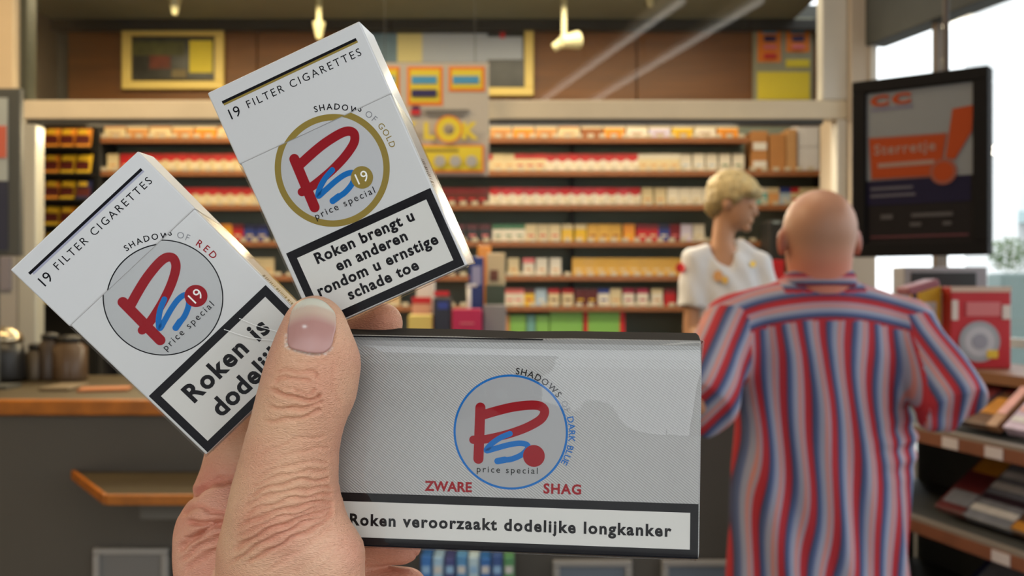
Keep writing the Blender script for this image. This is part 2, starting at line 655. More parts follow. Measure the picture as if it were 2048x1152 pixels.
def cig_pack(rv, T, kind, label, lines, frame_o, frame_i, capl, bold):
    W, H, TH = 56, 88, 22
    root = hero('cigarette_pack', rv, T)
    tag(root, label, 'cigarette pack', 'cigarette packs held in the hand')
    y = -TH / 2
    body = build(MB().box(-W / 2, W / 2, y, -y, -H / 2, 38), 'body', CARD, root, local=True, bevel=.5)
    # flip lid: side profile slants back to the hinge
    e, zl = .38, 18.0
    prof = [(y - e, zl), (-y + e, zl - 9), (-y + e, H / 2), (y - e, H / 2)]
    m_ = MB()
    vs = [(sx * (W / 2 + e), a, b) for sx in (-1, 1) for a, b in prof]
    m_.add(vs, [(0, 1, 2, 3), (7, 6, 5, 4), (0, 4, 5, 1), (1, 5, 6, 2), (2, 6, 7, 3), (3, 7, 4, 0)])
    lid = build(m_, 'lid', CARD, root, local=True, bevel=.45)
    A = Art(y, zl, (0.0, -1.7), e)
    L = Art(y - e)
    sub = GOLD if kind == 'gold' else mat('lilac_grey_ink', srgb(150, 152, 172), .4)
    L.put('stripe', rect(-25.0, 38.5, 25.0, 39.45), INK, .04, lid)
    L.put('stripe', rect(-24.8 if kind == 'gold' else -24.2, 37.8, 25.1, 38.5), sub, .04, lid)
    L.put('quantity_text', text_fit('19', -24.4, -20.6, 32.5, 3.5), INK, .05, lid)
    L.put('quantity_text', text_fit('FILTER CIGARETTES', -17.6, 24.6, 33.5, 2.55), INK, .05, lid)
    emb = build(MB().box(-.1, .1, y - .02, y, 3, 3.2), 'emblem', SILVER, root, local=True)
    logo(A, emb, lid, -.2, 3.8, 19.5, GOLD if kind == 'gold' else RED, kind, True)
    cx, cz, ra = -.2, 3.8, 19.5 * 1.10
    A.put('arc_text', text_arc('SHADOWS', cx, cz, ra + .5, 8.5, 50.5, 1.95, .012), INK, .06, emb, lid)
    A.put('arc_text', text_arc('OF', cx, cz, ra + .3, 59.5, 66, 2.1), INK_SOFT, .06, emb, lid)
    if kind == 'gold':
        A.put('arc_text', text_arc('GOLD', cx, cz, ra + .3, 74.5, 93, 2.0, .004), GOLD, .06, emb, lid)
    else:
        A.put('arc_text', text_arc('RED', cx, cz, ra + .3, 77.5, 92.5, 2.25, .012), RED, .06, emb, lid)
    A2 = Art(y)
    warn = build(MB().add([(x, y - .04, z) for x, z in frame2(frame_o, frame_i)[0]], frame2(frame_o, frame_i)[1]), 'warning_label', INK, root, local=True)
    A2.put('panel', rect(*frame_i), PANEL, .04, warn)
    for s_, x0, x1, b in lines:
        A2.put('warning_text', text_fit(s_, x0, x1, b, capl, bold), INK, .08, warn)
    # bar code on the right side
    m_ = MB()
    r_ = random.Random(5)
    z = -38.0
    while z < (-14 if kind == 'red' else -5):
        w_ = r_.choice((.25, .25, .4, .6, .8))
        m_.add([(W / 2 + .04, y + 2.2, z), (W / 2 + .04, y + 9.5, z), (W / 2 + .04, y + 9.5, z + w_), (W / 2 + .04, y + 2.2, z + w_)], [(0, 1, 2, 3)])
        z += w_ + r_.choice((.3, .45, .7))
    build(m_, 'bar_code', INK, root, local=True)
    if kind == 'red':
        build(MB().add([(W / 2 + .05, 3, 2), (W / 2 + .05, 10.5, 2), (W / 2 + .05, 10.5, -6), (W / 2 + .05, 3, -6)], [(0, 1, 2, 3)]), 'tax_stamp', BROWN_PAPER, root, local=True)
        L2 = MB().add([(-2, y + 4, H / 2 + .05 + e * 0), (24, y + 4, H / 2 + .05), (24, y + 5, H / 2 + .05), (-2, y + 5, H / 2 + .05)], [(0, 1, 2, 3)])
    # cellophane sleeve below the lid, with folded seam and loose tabs
    g = .45
    m_ = MB()
    nx, nz = 14, 16
    rr = random.Random(3 if kind == 'gold' else 4)
    off = [[rr.uniform(0, .22) * (1 if 0 < i < nx and 0 < j < nz else 0) for i in range(nx + 1)] for j in range(nz + 1)]
    X = lambda i: -W / 2 - g + (W + 2 * g) * i / nx
    Z = lambda j: -H / 2 - g + (zl - .3 + H / 2 + g) * j / nz
    vs = [(X(i), y - g - off[j][i], Z(j)) for j in range(nz + 1) for i in range(nx + 1)]
    fs = [(j * (nx + 1) + i, j * (nx + 1) + i + 1, (j + 1) * (nx + 1) + i + 1, (j + 1) * (nx + 1) + i) for j in range(nz) for i in range(nx)]
    m_.add(vs, fs)
    for sx in (-1, 1):
        x = sx * (W / 2 + g)
        m_.add([(x, y - g, -H / 2 - g), (x, -y + g, -H / 2 - g), (x, -y + g, zl - 9), (x, y - g, zl - .3)], [(0, 1, 2, 3)])
    m_.add([(-W / 2 - g, y - g, -H / 2 - g), (W / 2 + g, y - g, -H / 2 - g), (W / 2 + g, -y + g, -H / 2 - g), (-W / 2 - g, -y + g, -H / 2 - g)], [(0, 1, 2, 3)])
    m_.add([(-W / 2 - g, -y + g, -H / 2 - g), (W / 2 + g, -y + g, -H / 2 - g), (W / 2 + g, -y + g, zl - 9), (-W / 2 - g, -y + g, zl - 9)], [(0, 1, 2, 3)])
    build(m_, 'cellophane', FILM, root, local=True, smooth=True)
    m_ = MB()
    # folded film edges: raised welts round the bottom corners and a loose tab near the lid
    m_.obox((-W / 2 - .5, -3, -16), (.22, .1, 0), (0, .6, 0), (0, 0, 27))
    m_.obox((0, -2, -H / 2 - .7), (W / 2 - 1, 0, .12), (0, 3.5, 0), (0, 0, .18))
    build(m_, 'film_fold', FILM_THICK, root, local=True, bevel=.1)
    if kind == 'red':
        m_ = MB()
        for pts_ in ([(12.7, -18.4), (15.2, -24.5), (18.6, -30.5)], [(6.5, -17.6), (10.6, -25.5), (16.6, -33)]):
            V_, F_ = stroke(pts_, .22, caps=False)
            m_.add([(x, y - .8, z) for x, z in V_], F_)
        build(m_, 'film_crease_glint', mat('film_glint', (.8, .8, .78), .3), root, local=True)  # glints along the film creases, painted as pale strokes
    m_ = MB()
    pts = [(-W / 2 - .3, 22.5), (-W / 2 - 1.6, 22), (-W / 2 - 2.3, 19), (-W / 2 - 2.0, 16), (-W / 2 - .3, 14.5)]
    if kind == 'red': pts = [(x + .3, z + 6.5) for x, z in pts]
    vs = [(x, yy, z) for yy in (-5.5, -5.2) for x, z in pts]
    n = len(pts)
    m_.add(vs, [tuple(range(n - 1, -1, -1)), tuple(range(n, 2 * n))] + [(i, (i + 1) % n, n + (i + 1) % n, n + i) for i in range(n)])
    build(m_, 'tear_tab', FILM_THICK, root, local=True)
    return root


cig_pack((0.0412, -0.4172, -0.0784), (-57.64, 345.02, 37.2), 'gold',
         'white cigarette pack with broad gold ring emblem, upper of the two packs in the hand',
         [('Roken brengt u', -18.0, 18.3, -23.2), ('en anderen', -12.6, 13.5, -28.3), ('rondom u ernstige', -21.8, 22.5, -33.5), ('schade toe', -12.9, 13.0, -38.7)],
         (-26.4, -43.6, 27.3, -15.7), (-23.6, -40.7, 24.5, -18.6), 3.5, .034)
cig_pack((0.1088, -0.7649, 0.1113), (-115.67, 346.76, -5.22), 'red',
         'white cigarette pack with thin black ring emblem and red dot, leftmost pack in the hand',
         [('Roken is', -18.2, 17.4, -28.5), ('dodelijk', -15.4, 16.6, -38.4)],
         (-27.0, -43.7, 26.8, -16.4), (-24.2, -40.9, 23.9, -19.2), 6.1, .034)

# ---- shag tobacco pouch
pouch = hero('tobacco_pouch', (-0.0089, 0.0128, -0.0985), (0.9, 350.64, -52.67))
tag(pouch, 'wide silver tobacco pouch with blue ring emblem, held lowest in the hand', 'tobacco pouch')


def twill():
    m = mat('silver_twill_foil', (.45, .45, .44), .45, metal=.45)
    n, l = m.node_tree.nodes, m.node_tree.links
    b = n['Principled BSDF']
    tc = n.new('ShaderNodeTexCoord')
    mp = n.new('ShaderNodeMapping')
    mp.inputs['Rotation'].default_value = (0, math.radians(-38), 0)
    w = n.new('ShaderNodeTexWave')
    w.bands_direction = 'Z'
    w.inputs['Scale'].default_value = .42
    w.inputs['Distortion'].default_value = .35
    w.inputs['Detail'].default_value = 2
    w.inputs['Detail Scale'].default_value = 3
    r = n.new('ShaderNodeMix')
    r.data_type = 'RGBA'
    r.inputs['A'].default_value = (.33, .33, .335, 1)
    r.inputs['B'].default_value = (.41, .41, .40, 1)
    bp = n.new('ShaderNodeBump')
    bp.inputs['Strength'].default_value = .15
    bp.inputs['Distance'].default_value = .05
    l.new(tc.outputs['Object'], mp.inputs['Vector'])
    l.new(mp.outputs['Vector'], w.inputs['Vector'])
    l.new(w.outputs['Fac'], r.inputs['Factor'])
    l.new(r.outputs['Result'], b.inputs['Base Color'])
    l.new(w.outputs['Fac'], bp.inputs['Height'])
    l.new(bp.outputs['Normal'], b.inputs['Normal'])
    return m


TWILL = twill()
prof = [(-9.3, -37.3), (-10, -36.4), (-10, 26), (-9.75, 29), (-9.2, 31.5), (-8.2, 33.8), (-6.8, 35.3), (-6.2, 35.6), (4, 37.0), (9.0, 37.6), (9.8, 36.8), (9.8, -34), (8.8, -35.4)]
m_ = MB()
xs = [-65.2, -64.7, -63.6, -63, -40, -20, 0, 20, 40, 63, 63.5, 64.4, 64.9]
sc = [(.15, .9), (.55, .975), (.9, .995), (1, 1)] + [(1, 1)] * 5 + [(1, 1), (.9, .995), (.6, .98), (.15, .93)]
n = len(prof)
for x, (sy, sz) in zip(xs, sc):
    ring_ = []
    for a, b in prof:
        bx = max(0, (abs(x) - 62.9) / 2) * (1.0 + .9 * math.exp(-((b - 15) / 9) ** 2))
        zz = b * sz
        dimp = -.5 * math.exp(-((x - 3) / 7) ** 2) if b > 35 else 0
        ring_.append((math.copysign(min(abs(x), 63) + bx, x) if abs(x) > 60 else x, a * sy, zz + dimp))
    m_.v += ring_
for i in range(len(xs) - 1):
    for j in range(n):
        m_.f.append((i * n + j, i * n + (j + 1) % n, (i + 1) * n + (j + 1) % n, (i + 1) * n + j))
        m_.m.append(1 if j in (7, 8) else 0)
m_.f += [tuple(range(n - 1, -1, -1)), tuple(range((len(xs) - 1) * n, len(xs) * n))]
m_.m += [0, 0]
DARK_FOIL = mat('dark_top_foil', srgb(62, 58, 54), .95, spec=.03)
build(m_, 'body', [TWILL, DARK_FOIL], pouch, local=True, smooth=False)
A = Art(-10)
emb = build(MB().box(-.6, -.4, -10.02, -10, 3.4, 3.6), 'emblem', SILVER, pouch, local=True)
logo(A, emb, None, -.5, 3.5, 19.6, RED, 'pouch', False)
cx, cz, ra = -.5, 3.5, 19.6 * 1.065
A.put('arc_text', text_arc('SHADOWS', cx, cz, ra, 6.2, 51, 2.15, .008), INK, .21, emb)
A.put('arc_text', text_arc('OF', cx, cz, ra, 61.5, 67.5, 2.0), INK_SOFT, .21, emb)
A.put('arc_text', text_arc('DARK BLUE', cx, cz, ra + .1, 77, 118, 2.1, .012), BLUE, .21, emb)
A.put('blend_text', text_fit('ZWARE', -29.9, -13.5, -17.3, 3.15, .035), RED, .05, pouch)
A.put('blend_text', text_fit('SHAG', 11.0, 23.8, -16.9, 3.15, .035), RED, .05, pouch)
fo, fi = (-62.7, -37.2, 63.0, -18.9), (-61.1, -34.2, 60.3, -21.9)
warn = build(MB().add([(x, -10.04, z) for x, z in frame2(fo, fi)[0]], frame2(fo, fi)[1]), 'warning_label', INK, pouch, local=True)
A.put('panel', rect(*fi), PANEL, .04, warn)
A.put('warning_text', text_fit('Roken veroorzaakt dodelijke longkanker', -55.9, 54.2, -30.0, 3.75, .036), INK, .08, warn)
build(MB().add([(-60, -7.35, 34.85), (10, -7.35, 34.85), (10, -6.95, 35.25), (-60, -6.95, 35.25)], [(0, 1, 2, 3)]), 'edge_line', INK, pouch, local=True)
# glossy film stretched over the front
nx, nz = 90, 52
vs = []
for j in range(nz + 1):
    for i in range(nx + 1):
        u, w_ = i / nx, j / nz
        x = -63.3 + 126.6 * u
        z = -37.4 + 72.6 * w_
        yb = np.interp(z, [-37.4, -36, 17, 21, 25, 29, 31.5, 33.8, 35.3], [-9.6, -10.35, -10.42, -10.38, -10.25, -9.95, -9.5, -8.5, -7.1])
        bul = 1.5 * math.sin(math.pi * min(1, w_ * 1.02)) ** .8 * math.sin(math.pi * u) ** .6
        tw = 1.35 * math.exp(-((x - 58) / 16) ** 2 - ((z - 3) / 8) ** 2)
        wr = .05 * math.sin(x * .31 + z * .1) * math.sin(z * .23 + 1) * math.sin(math.pi * u)
        seam = .16 * math.exp(-((x - (54.5 - .10 * (z + 5))) / .35) ** 2) * (1 if -16 < z < 20 else 0)
        vs.append((x, yb - .05 - bul - tw - wr - seam, z))
fs = [(j * (nx + 1) + i, j * (nx + 1) + i + 1, (j + 1) * (nx + 1) + i + 1, (j + 1) * (nx + 1) + i) for j in range(nz) for i in range(nx)]
build(MB().add(vs, fs), 'cellophane', film_mat('glossy_pouch_film', 1.48, .03, (.985, .985, .98)), pouch, local=True, smooth=True)
m_ = MB()
m_.obox((63.4, -5, 26), (.25, 0, 0), (0, 4, 0), (0.9, 0, 9.5))
m_.obox((0, -9.2, -37.75), (62.5, 0, .0), (0, .9, 0), (0, 0, .16))
build(m_, 'film_fold', FILM_THICK, pouch, local=True, bevel=.1)
# ------------------------------------------------------------------ the hand (modelled in millimetres from the lens)


def H(px, py, d, r):
    return ((px - 1024) / 2000 * d, d, (576 - py) / 2000 * d), r


thumb = [H(630, 646, 326.5, 8.9), H(628, 704, 324.5, 11.2), H(612, 785, 326, 12.7), H(591, 858, 328.5, 12.0), H(579, 918, 330, 12.3), H(574, 960, 332, 13.3), H(566, 1022, 335, 15.8), H(560, 1106, 343, 19), H(565, 1200, 352, 25)]
pad1 = [H(640, 1040, 333, 7.5), H(662, 1108, 331, 10.0), H(655, 1190, 334, 13.5)]
index = [H(455, 985, 384, 12.8), H(492, 905, 385, 13.6), H(600, 770, 378, 10.6), H(690, 690, 372, 9.2), H(764, 647, 367.5, 7.7)]
palmA = [H(458, 1040, 367, 15), H(434, 1068, 372, 14.0), H(448, 1122, 374, 17), H(470, 1200, 376, 21)]
palmB = [H(480, 1030, 384, 16), H(540, 1120, 386, 24), H(580, 1260, 372, 29)]
midf = [H(500, 1000, 388, 13), H(640, 950, 384, 10.5), H(800, 905, 378.5, 8.6)]
ringf = [H(520, 1080, 390, 13), H(660, 1078, 384, 10.3), H(802, 1086, 377.5, 8.0)]
pink = [H(540, 1170, 390, 13), H(690, 1176, 385, 9.6), H(814, 1176, 377.5, 7.7)]
arm = [H(580, 1260, 372, 29), H(600, 1440, 366, 27), H(640, 1720, 355, 31)]


def hand_sdf(X):
    th = chain(X, thumb, 9, .95)
    th = smin(th, chain(X, pad1, 5), 7)
    th = smin(th, cone(X, *[H(676, 730, 329, 5.0)[0], H(668, 775, 330, 5.0)[0]], 5.2, 5.0), 8)
    pa = smin(chain(X, palmA, 6), chain(X, palmB, 10), 8)
    ix = chain(X, index, 5)
    d = smin(pa, ix, .8)
    f = chain(X, midf, 6)
    d = smin(d, f, 3)
    d = smin(d, chain(X, ringf, 6), 2.0)
    d = smin(d, chain(X, pink, 6), 1.6)
    d = smin(d, th, 2)
    return smin(d, chain(X, arm, 10), 14)


lo = (-128, 300, -250)
hi = (-12, 425, 5)
V, Q = nets(hand_sdf, lo, hi, 1.1)
V = relax(V, Q, 2)


def subdiv(V, Q):
    """one Catmull-like split of all quads, keeps the shape"""
    e = np.concatenate([np.stack([Q[:, i], Q[:, (i + 1) % 4]], 1) for i in range(4)])
    es = np.sort(e, 1)
    key = es[:, 0].astype(np.int64) * len(V) + es[:, 1]
    uq, inv = np.unique(key, return_inverse=True)
    a, b = uq // len(V), uq % len(V)
    nV, nE = len(V), len(uq)
    V2 = np.concatenate([V, (V[a] + V[b]) / 2, V[Q].mean(1)])
    n = len(Q)
    E = [nV + inv[i * n:(i + 1) * n] for i in range(4)]
    Cc = nV + nE + np.arange(n)
    Q2 = np.concatenate([np.stack([Q[:, i], E[i], Cc, E[(i - 1) % 4]], 1) for i in range(4)])
    return V2, Q2


# finer mesh only where it will be seen (upper hand); below the frame stays coarse
V, Q = subdiv(V, Q)
V = relax(V, Q, 2, .6)

# --- creases: photo pixel polylines, depth mm, half width mm, layer
nrm = None


def normals(V, Q):
    a = V[Q[:, 2]] - V[Q[:, 0]]
    b = V[Q[:, 3]] - V[Q[:, 1]]
    fn = np.cross(a, b)
    N = np.zeros_like(V)
    for i in range(4):
        for k in range(3):
            N[:, k] += np.bincount(Q[:, i], fn[:, k], len(V))
    return N / (np.linalg.norm(N, axis=1, keepdims=True) + 1e-9)


def c5(pts): return [(320 + x * .4966, 580 + y * .4966) for x, y in pts]
def ca(pts): return [(500 + x * .2083, 580 + y * .2083) for x, y in pts]
def cb(pts): return [(340 + x * .2707, 840 + y * .2707) for x, y in pts]
def cc(pts): return [(540 + x * .2709, 840 + y * .2709) for x, y in pts]


CR = []  # (points, depth, width, layer)
T_, Pm = 'thumb', 'palm'
# nail fold
CR += [(ca([(365, 330), (352, 450), (362, 545), (480, 590), (600, 612), (720, 612), (775, 560), (815, 440), (830, 300)]), .55, .5, T_)]
# knuckle creases
CR += [(ca([(240, 800), (330, 770), (450, 775), (600, 795), (650, 830)]), .7, .9, T_),
       (ca([(215, 900), (330, 850), (460, 850), (560, 880)]), .9, .9, T_),
       (ca([(170, 960), (270, 985), (380, 1020), (480, 1048), (600, 1045), (660, 1020)]), 1.5, 1.1, T_),
       (ca([(400, 930), (470, 980), (560, 1000), (620, 960)]), .7, .8, T_),
       (ca([(240, 960), (300, 930), (380, 930)]), .3, .6, T_),
       (ca([(150, 1100), (260, 1125), (400, 1140), (560, 1125), (680, 1080)]), .9, 1.0, T_),
       (ca([(620, 700), (700, 680), (760, 640)]), .3, .7, T_),
       (ca([(440, 690), (560, 700), (640, 690)]), .22, .6, T_),
       (ca([(800, 640), (790, 800), (800, 960), (860, 1080)]), .3, 1.2, T_)]
CR += [(c5([(415, 520), (470, 530), (560, 515), (640, 490)]), .9, 1.0, T_),
       (c5([(420, 470), (470, 480), (540, 475)]), .4, .6, T_)]
# folds at the thumb base, rising to the right
for pts, dp, w in [
    ([(380, 690), (450, 640), (560, 600), (660, 590)], .35, .8), ([(375, 730), (450, 690), (560, 650), (672, 640)], .4, .8),
    ([(365, 770), (450, 725), (560, 700), (668, 690)], .5, .8), ([(350, 800), (440, 765), (560, 735), (670, 728)], .6, .9),
    ([(345, 840), (430, 800), (540, 770), (640, 765), (672, 762)], .9, .9), ([(325, 880), (420, 835), (520, 810), (640, 800), (684, 800)], .8, .9),
    ([(315, 930), (400, 880), (500, 850), (620, 830), (688, 822)], .8, .8), ([(300, 970), (400, 915), (520, 880), (620, 860), (690, 850)], 1.0, 1.0),
    ([(290, 1010), (380, 960), (480, 920), (600, 890), (690, 862)], .7, .8), ([(275, 1060), (370, 1000), (480, 950), (600, 910), (688, 880)], 1.2, 1.0),
    ([(265, 1110), (360, 1050), (470, 990), (580, 940), (660, 910), (690, 893)], 1.1, .9), ([(330, 1120), (420, 1060), (540, 1000), (640, 945), (690, 905)], 1.3, .9),
    ([(420, 1150), (500, 1090), (600, 1020), (690, 960)], .5, 1.2), ([(520, 1150), (600, 1090), (700, 1010)], .4, 1.5), ([(620, 1150), (690, 1080), (740, 1010)], .3, 1.4)]:
    CR.append((c5(pts), dp, w, T_))
# palm folds
CR += [(cb([(160, 560), (250, 505), (360, 460), (470, 435), (590, 425)]), 2.2, 1.3, Pm),
       (cb([(110, 765), (200, 760), (290, 755), (380, 768), (480, 735)]), 2.2, 1.3, Pm),
       (cb([(55, 970), (120, 910), (200, 850), (300, 800), (380, 770)]), 2.2, 1.3, Pm),
       (cb([(100, 880), (180, 850), (240, 835)]), 1.2, 1.0, Pm),
       (cb([(90, 690), (170, 650), (260, 640)]), 1.0, 1.3, Pm),
       (cb([(230, 640), (330, 680), (430, 700), (490, 705)]), 1.2, 1.2, Pm),
       (cb([(60, 1060), (180, 960), (300, 900), (430, 840)]), 1.0, 1.3, Pm),
       (cb([(100, 1130), (220, 1030), (340, 960), (440, 900)]), .9, 1.3, Pm)]
# finger joint folds under the pouch
CR += [(cc([(1060, 960), (1080, 1010), (1130, 1060)]), .35, .8, Pm)]

N = normals(V, Q)
px = 1024 + 2000 * V[:, 0] / V[:, 1]
py = 576 - 2000 * V[:, 2] / V[:, 1]
thd = chain([V[:, 0], V[:, 1], V[:, 2]], thumb, 9, .95)
thd = np.minimum(thd, chain([V[:, 0], V[:, 1], V[:, 2]], pad1, 5))
is_th = thd < 3.0
front = N[:, 1] < .35
disp = np.zeros(len(V))
red_ = np.zeros(len(V))


def seg_dist(px, py, pts):
    best = np.full(len(px), 1e9)
    along = np.zeros(len(px))
    L = [0]
    for a, b in zip(pts[:-1], pts[1:]): L.append(L[-1] + math.dist(a, b))
    for i, (a, b) in enumerate(zip(pts[:-1], pts[1:])):
        bx, by = b[0] - a[0], b[1] - a[1]
        t = np.clip(((px - a[0]) * bx + (py - a[1]) * by) / (bx * bx + by * by), 0, 1)
        d = np.hypot(px - a[0] - bx * t, py - a[1] - by * t)
        s = (L[i] + t * (L[i + 1] - L[i])) / L[-1]
        along = np.where(d < best, s, along)
        best = np.minimum(best, d)
    return best, along


wob = np.sin(px * .11 + py * .07) * 2.0 + np.sin(px * .05 - py * .16) * 1.6
for pts, dp, w, layer in CR:
    pts = [tuple(q) for q in smooth_line(pts, 5)]
    x0, x1 = min(p[0] for p in pts) - 25, max(p[0] for p in pts) + 25
    y0, y1 = min(p[1] for p in pts) - 25, max(p[1] for p in pts) + 25
    s = np.where((px > x0) & (px < x1) & (py > y0) & (py < y1) & front & (is_th if layer == T_ else ~is_th))[0]
    if not len(s): continue
    wb = 0 if w <= .5 else wob[s]
    d, al = seg_dist(px[s], py[s] + wb, pts)
    mm = d * V[s, 1] / 2000
    fade = np.clip(np.minimum(al, 1 - al) / .12, .15, 1)
    # lines that reach the right silhouette stay deep
    fade = np.where((layer == T_) & (al > .88) & (w > .7), 1, fade)
    w = w * (.62 if layer == T_ else .8)
    g = np.exp(-(mm / w) ** 2)
    disp[s] += fade * (-.85 * dp * g + .16 * dp * np.exp(-((mm - 2.0 * w) / (1.1 * w)) ** 2))
    red_[s] = np.maximum(red_[s], g * fade * dp)
# fine wrinkles across the lower thumb, running with the folds
from mathutils import noise as _ns
low = np.where(is_th & front & (py > 760) & (py < 1175))[0]
ang = np.interp(py[low], [760, 860, 960, 1150], [-.10, -.35, -.5, -.62])
uu = (px[low] - 580) * np.cos(ang) + (py[low] - 950) * np.sin(ang)
vv = -(px[low] - 580) * np.sin(ang) + (py[low] - 950) * np.cos(ang)
fine = np.array([_ns.noise((a * .012, b * .11, .3)) + .6 * _ns.noise((a * .03, b * .22, 5.3)) for a, b in zip(uu, vv)])
disp[low] += fine * .13 * np.clip((py[low] - 760) / 120, .3, 1)
V = V + N * disp[:, None]
# skin colour: pinker in the palm and the pad, highlight painted on the thumb base, dry white rim round the nail
base = np.array([.66, .355, .225])
C = np.tile(base, (len(V), 1))
pink_ = np.clip((~is_th) * 1.0, 0, 1) * np.clip((py - 900) / 80, 0, 1)
C = C * (1 - pink_[:, None] * np.array([.02, .16, .10]))
C = C * (1 - np.clip(red_, 0, 1)[:, None] * np.array([.08, .20, .22]))
ball = np.exp(-(((px - 640) / 90) ** 2 + ((py - 1110) / 70) ** 2)) * is_th
C = C + ball[:, None] * np.array([.07, .06, .06])
rimd, _ = seg_dist(px, py, ca([(352, 430), (350, 545), (480, 590), (600, 615), (730, 605), (780, 555)]))
rn = np.array([_ns.noise((a * .35, b * .35, 1.0)) for a, b in zip(np.where(rimd < 14, px, 0), np.where(rimd < 14, py, 0))])
rim = np.exp(-(rimd / 3.5) ** 2) * is_th * np.clip(.55 + rn * 1.3, 0, 1)
C = C * (1 - rim[:, None]) + rim[:, None] * np.array([.80, .70, .64])
mot = np.array([_ns.noise((a * .06, b * .06, c * .06)) for a, b, c in V[:, :]]) if len(V) < 400000 else 0
C = C * (1 + (mot * .22)[:, None] * np.array([.4, 1.3, 1.2])) if not np.isscalar(mot) else C
tipd = [H(764, 647, 367.5, 0)[0]]
tip = np.exp(-((V[:, 0] - tipd[0][0]) ** 2 + (V[:, 2] - tipd[0][2]) ** 2) / 14 ** 2) * (V[:, 1] > 345)
C = C * (1 - tip[:, None] * np.array([-.05, .18, .2]))


def skin_mat(name, attr=True, col=(.6, .36, .25), bump=.8, bscale=1300.0, sss=.07, radius=(.9, .35, .2), scale=.003):
    m = bpy.data.materials.new(name)
    m.use_nodes = True
    n, l = m.node_tree.nodes, m.node_tree.links
    b = n['Principled BSDF']
    b.inputs['Base Color'].default_value = tuple(col) + (1,)
    b.inputs['Roughness'].default_value = .46
    b.inputs['Specular IOR Level'].default_value = .45
    b.inputs['Subsurface Weight'].default_value = sss
    b.inputs['Subsurface Radius'].default_value = radius
    b.inputs['Subsurface Scale'].default_value = scale
    if attr:
        a = n.new('ShaderNodeAttribute')
        a.attribute_name = 'tint'
        l.new(a.outputs['Color'], b.inputs['Base Color'])
    if bump:
        tc = n.new('ShaderNodeTexCoord')
        mp = n.new('ShaderNodeMapping')
        mp.inputs['Rotation'].default_value = (0, .5, 0)
        mp.inputs['Scale'].default_value = (.45, 1, 1.3)
        v = n.new('ShaderNodeTexVoronoi')
        v.feature = 'DISTANCE_TO_EDGE'
        v.inputs['Scale'].default_value = bscale
        t = n.new('ShaderNodeTexNoise')
        t.inputs['Scale'].default_value = bscale * .8
        t.inputs['Detail'].default_value = 4
        ad = n.new('ShaderNodeMath')
        ad.operation = 'ADD'
        bp = n.new('ShaderNodeBump')
        bp.inputs['Strength'].default_value = bump
        bp.inputs['Distance'].default_value = .0005
        l.new(tc.outputs['Object'], mp.inputs['Vector'])
        l.new(mp.outputs['Vector'], v.inputs['Vector'])
        l.new(mp.outputs['Vector'], t.inputs['Vector'])
        l.new(v.outputs['Distance'], ad.inputs[0])
        l.new(t.outputs['Fac'], ad.inputs[1])
        l.new(ad.outputs['Value'], bp.inputs['Height'])
        l.new(bp.outputs['Normal'], b.inputs['Normal'])
    return m


SKIN = skin_mat('hand_skin')
me = np_mesh('hand', V / 1000 + np.array([0, 0, CAMZ]), Q)
vcolor(me, C)
hand = link('hand', me, SKIN, smooth=True)
tag(hand, 'bare hand with thumb in front gripping two cigarette packs and a tobacco pouch', 'hand')

# ---- thumb nail, laid on the thumb
out = ca([(480, 583), (600, 603), (715, 603), (770, 560), (800, 440), (822, 320), (818, 230), (770, 165), (700, 105), (610, 78), (520, 88), (450, 130), (400, 200), (378, 300), (362, 430), (368, 548)])
out = np.array(out)
cxn, cyn = out.mean(0)
M = 14
Vn, Fn, Cn = [], [], []
k = 48
ang_ = np.arctan2(out[:, 1] - cyn, out[:, 0] - cxn)
rad_ = np.hypot(out[:, 1] - cyn, out[:, 0] - cxn)
o_ = np.argsort(ang_)
ang_, rad_ = ang_[o_], rad_[o_]
aa = np.linspace(-math.pi, math.pi, k, endpoint=False)
rr_ = np.interp(aa, ang_, rad_, period=2 * math.pi)


def surf(pxx, pyy):
    """distance from the lens to the thumb along a pixel ray"""
    t = np.full(len(pxx), 295.0)
    for _ in range(60):
        X = [(pxx - 1024) / 2000 * t, t, (576 - pyy) / 2000 * t]
        t = t + np.clip(chain(X, thumb, 9, .95), -2, 3) * .8
    return t


pts = [(cxn, cyn)] + [(cxn + math.cos(a) * r * i / M, cyn + math.sin(a) * r * i / M) for i in range(1, M + 1) for a, r in zip(aa, rr_)]
pts = np.array(pts)
u_ = (pts[:, 0] - 620) / 50
v_ = (pts[:, 1] - 650) / 55
inner = (np.abs(u_) < .8)
dep = surf(pts[:, 0], pts[:, 1])
A_ = np.stack([np.ones_like(u_), u_, v_, u_ ** 2, v_ ** 2, u_ * v_], 1)
co_, *_ = np.linalg.lstsq(A_[inner & (v_ > -.7)], dep[inner & (v_ > -.7)], rcond=None)
fit_ = A_ @ co_
edge_in = np.concatenate([[0], np.repeat(np.arange(1, M + 1) / M, k)])
dn = fit_ - .75 - .25 * (1 - edge_in) + .9 * np.clip(edge_in - .93, 0, 1) * (v_ > -.3)
ridge = .03 * np.sin(pts[:, 0] * 1.3)
dn = dn + ridge
VN = np.stack([(pts[:, 0] - 1024) / 2000 * dn, dn, (576 - pts[:, 1]) / 2000 * dn], 1)
Fs = [(0, 1 + (i + 1) % k, 1 + i) for i in range(k)]
for j in range(M - 1):
    Fs += [(1 + j * k + i, 1 + j * k + (i + 1) % k, 1 + (j + 1) * k + (i + 1) % k, 1 + (j + 1) * k + i) for i in range(k)]
nb = len(VN)
back = VN + np.array([0, .55, 0])
VA = np.concatenate([VN, back]) / 1000 + np.array([0, 0, CAMZ])
e0 = 1 + (M - 1) * k
Fb = [tuple(reversed([i + nb for i in f])) for f in Fs] + [(e0 + i, e0 + (i + 1) % k, nb + e0 + (i + 1) % k, nb + e0 + i) for i in range(k)]
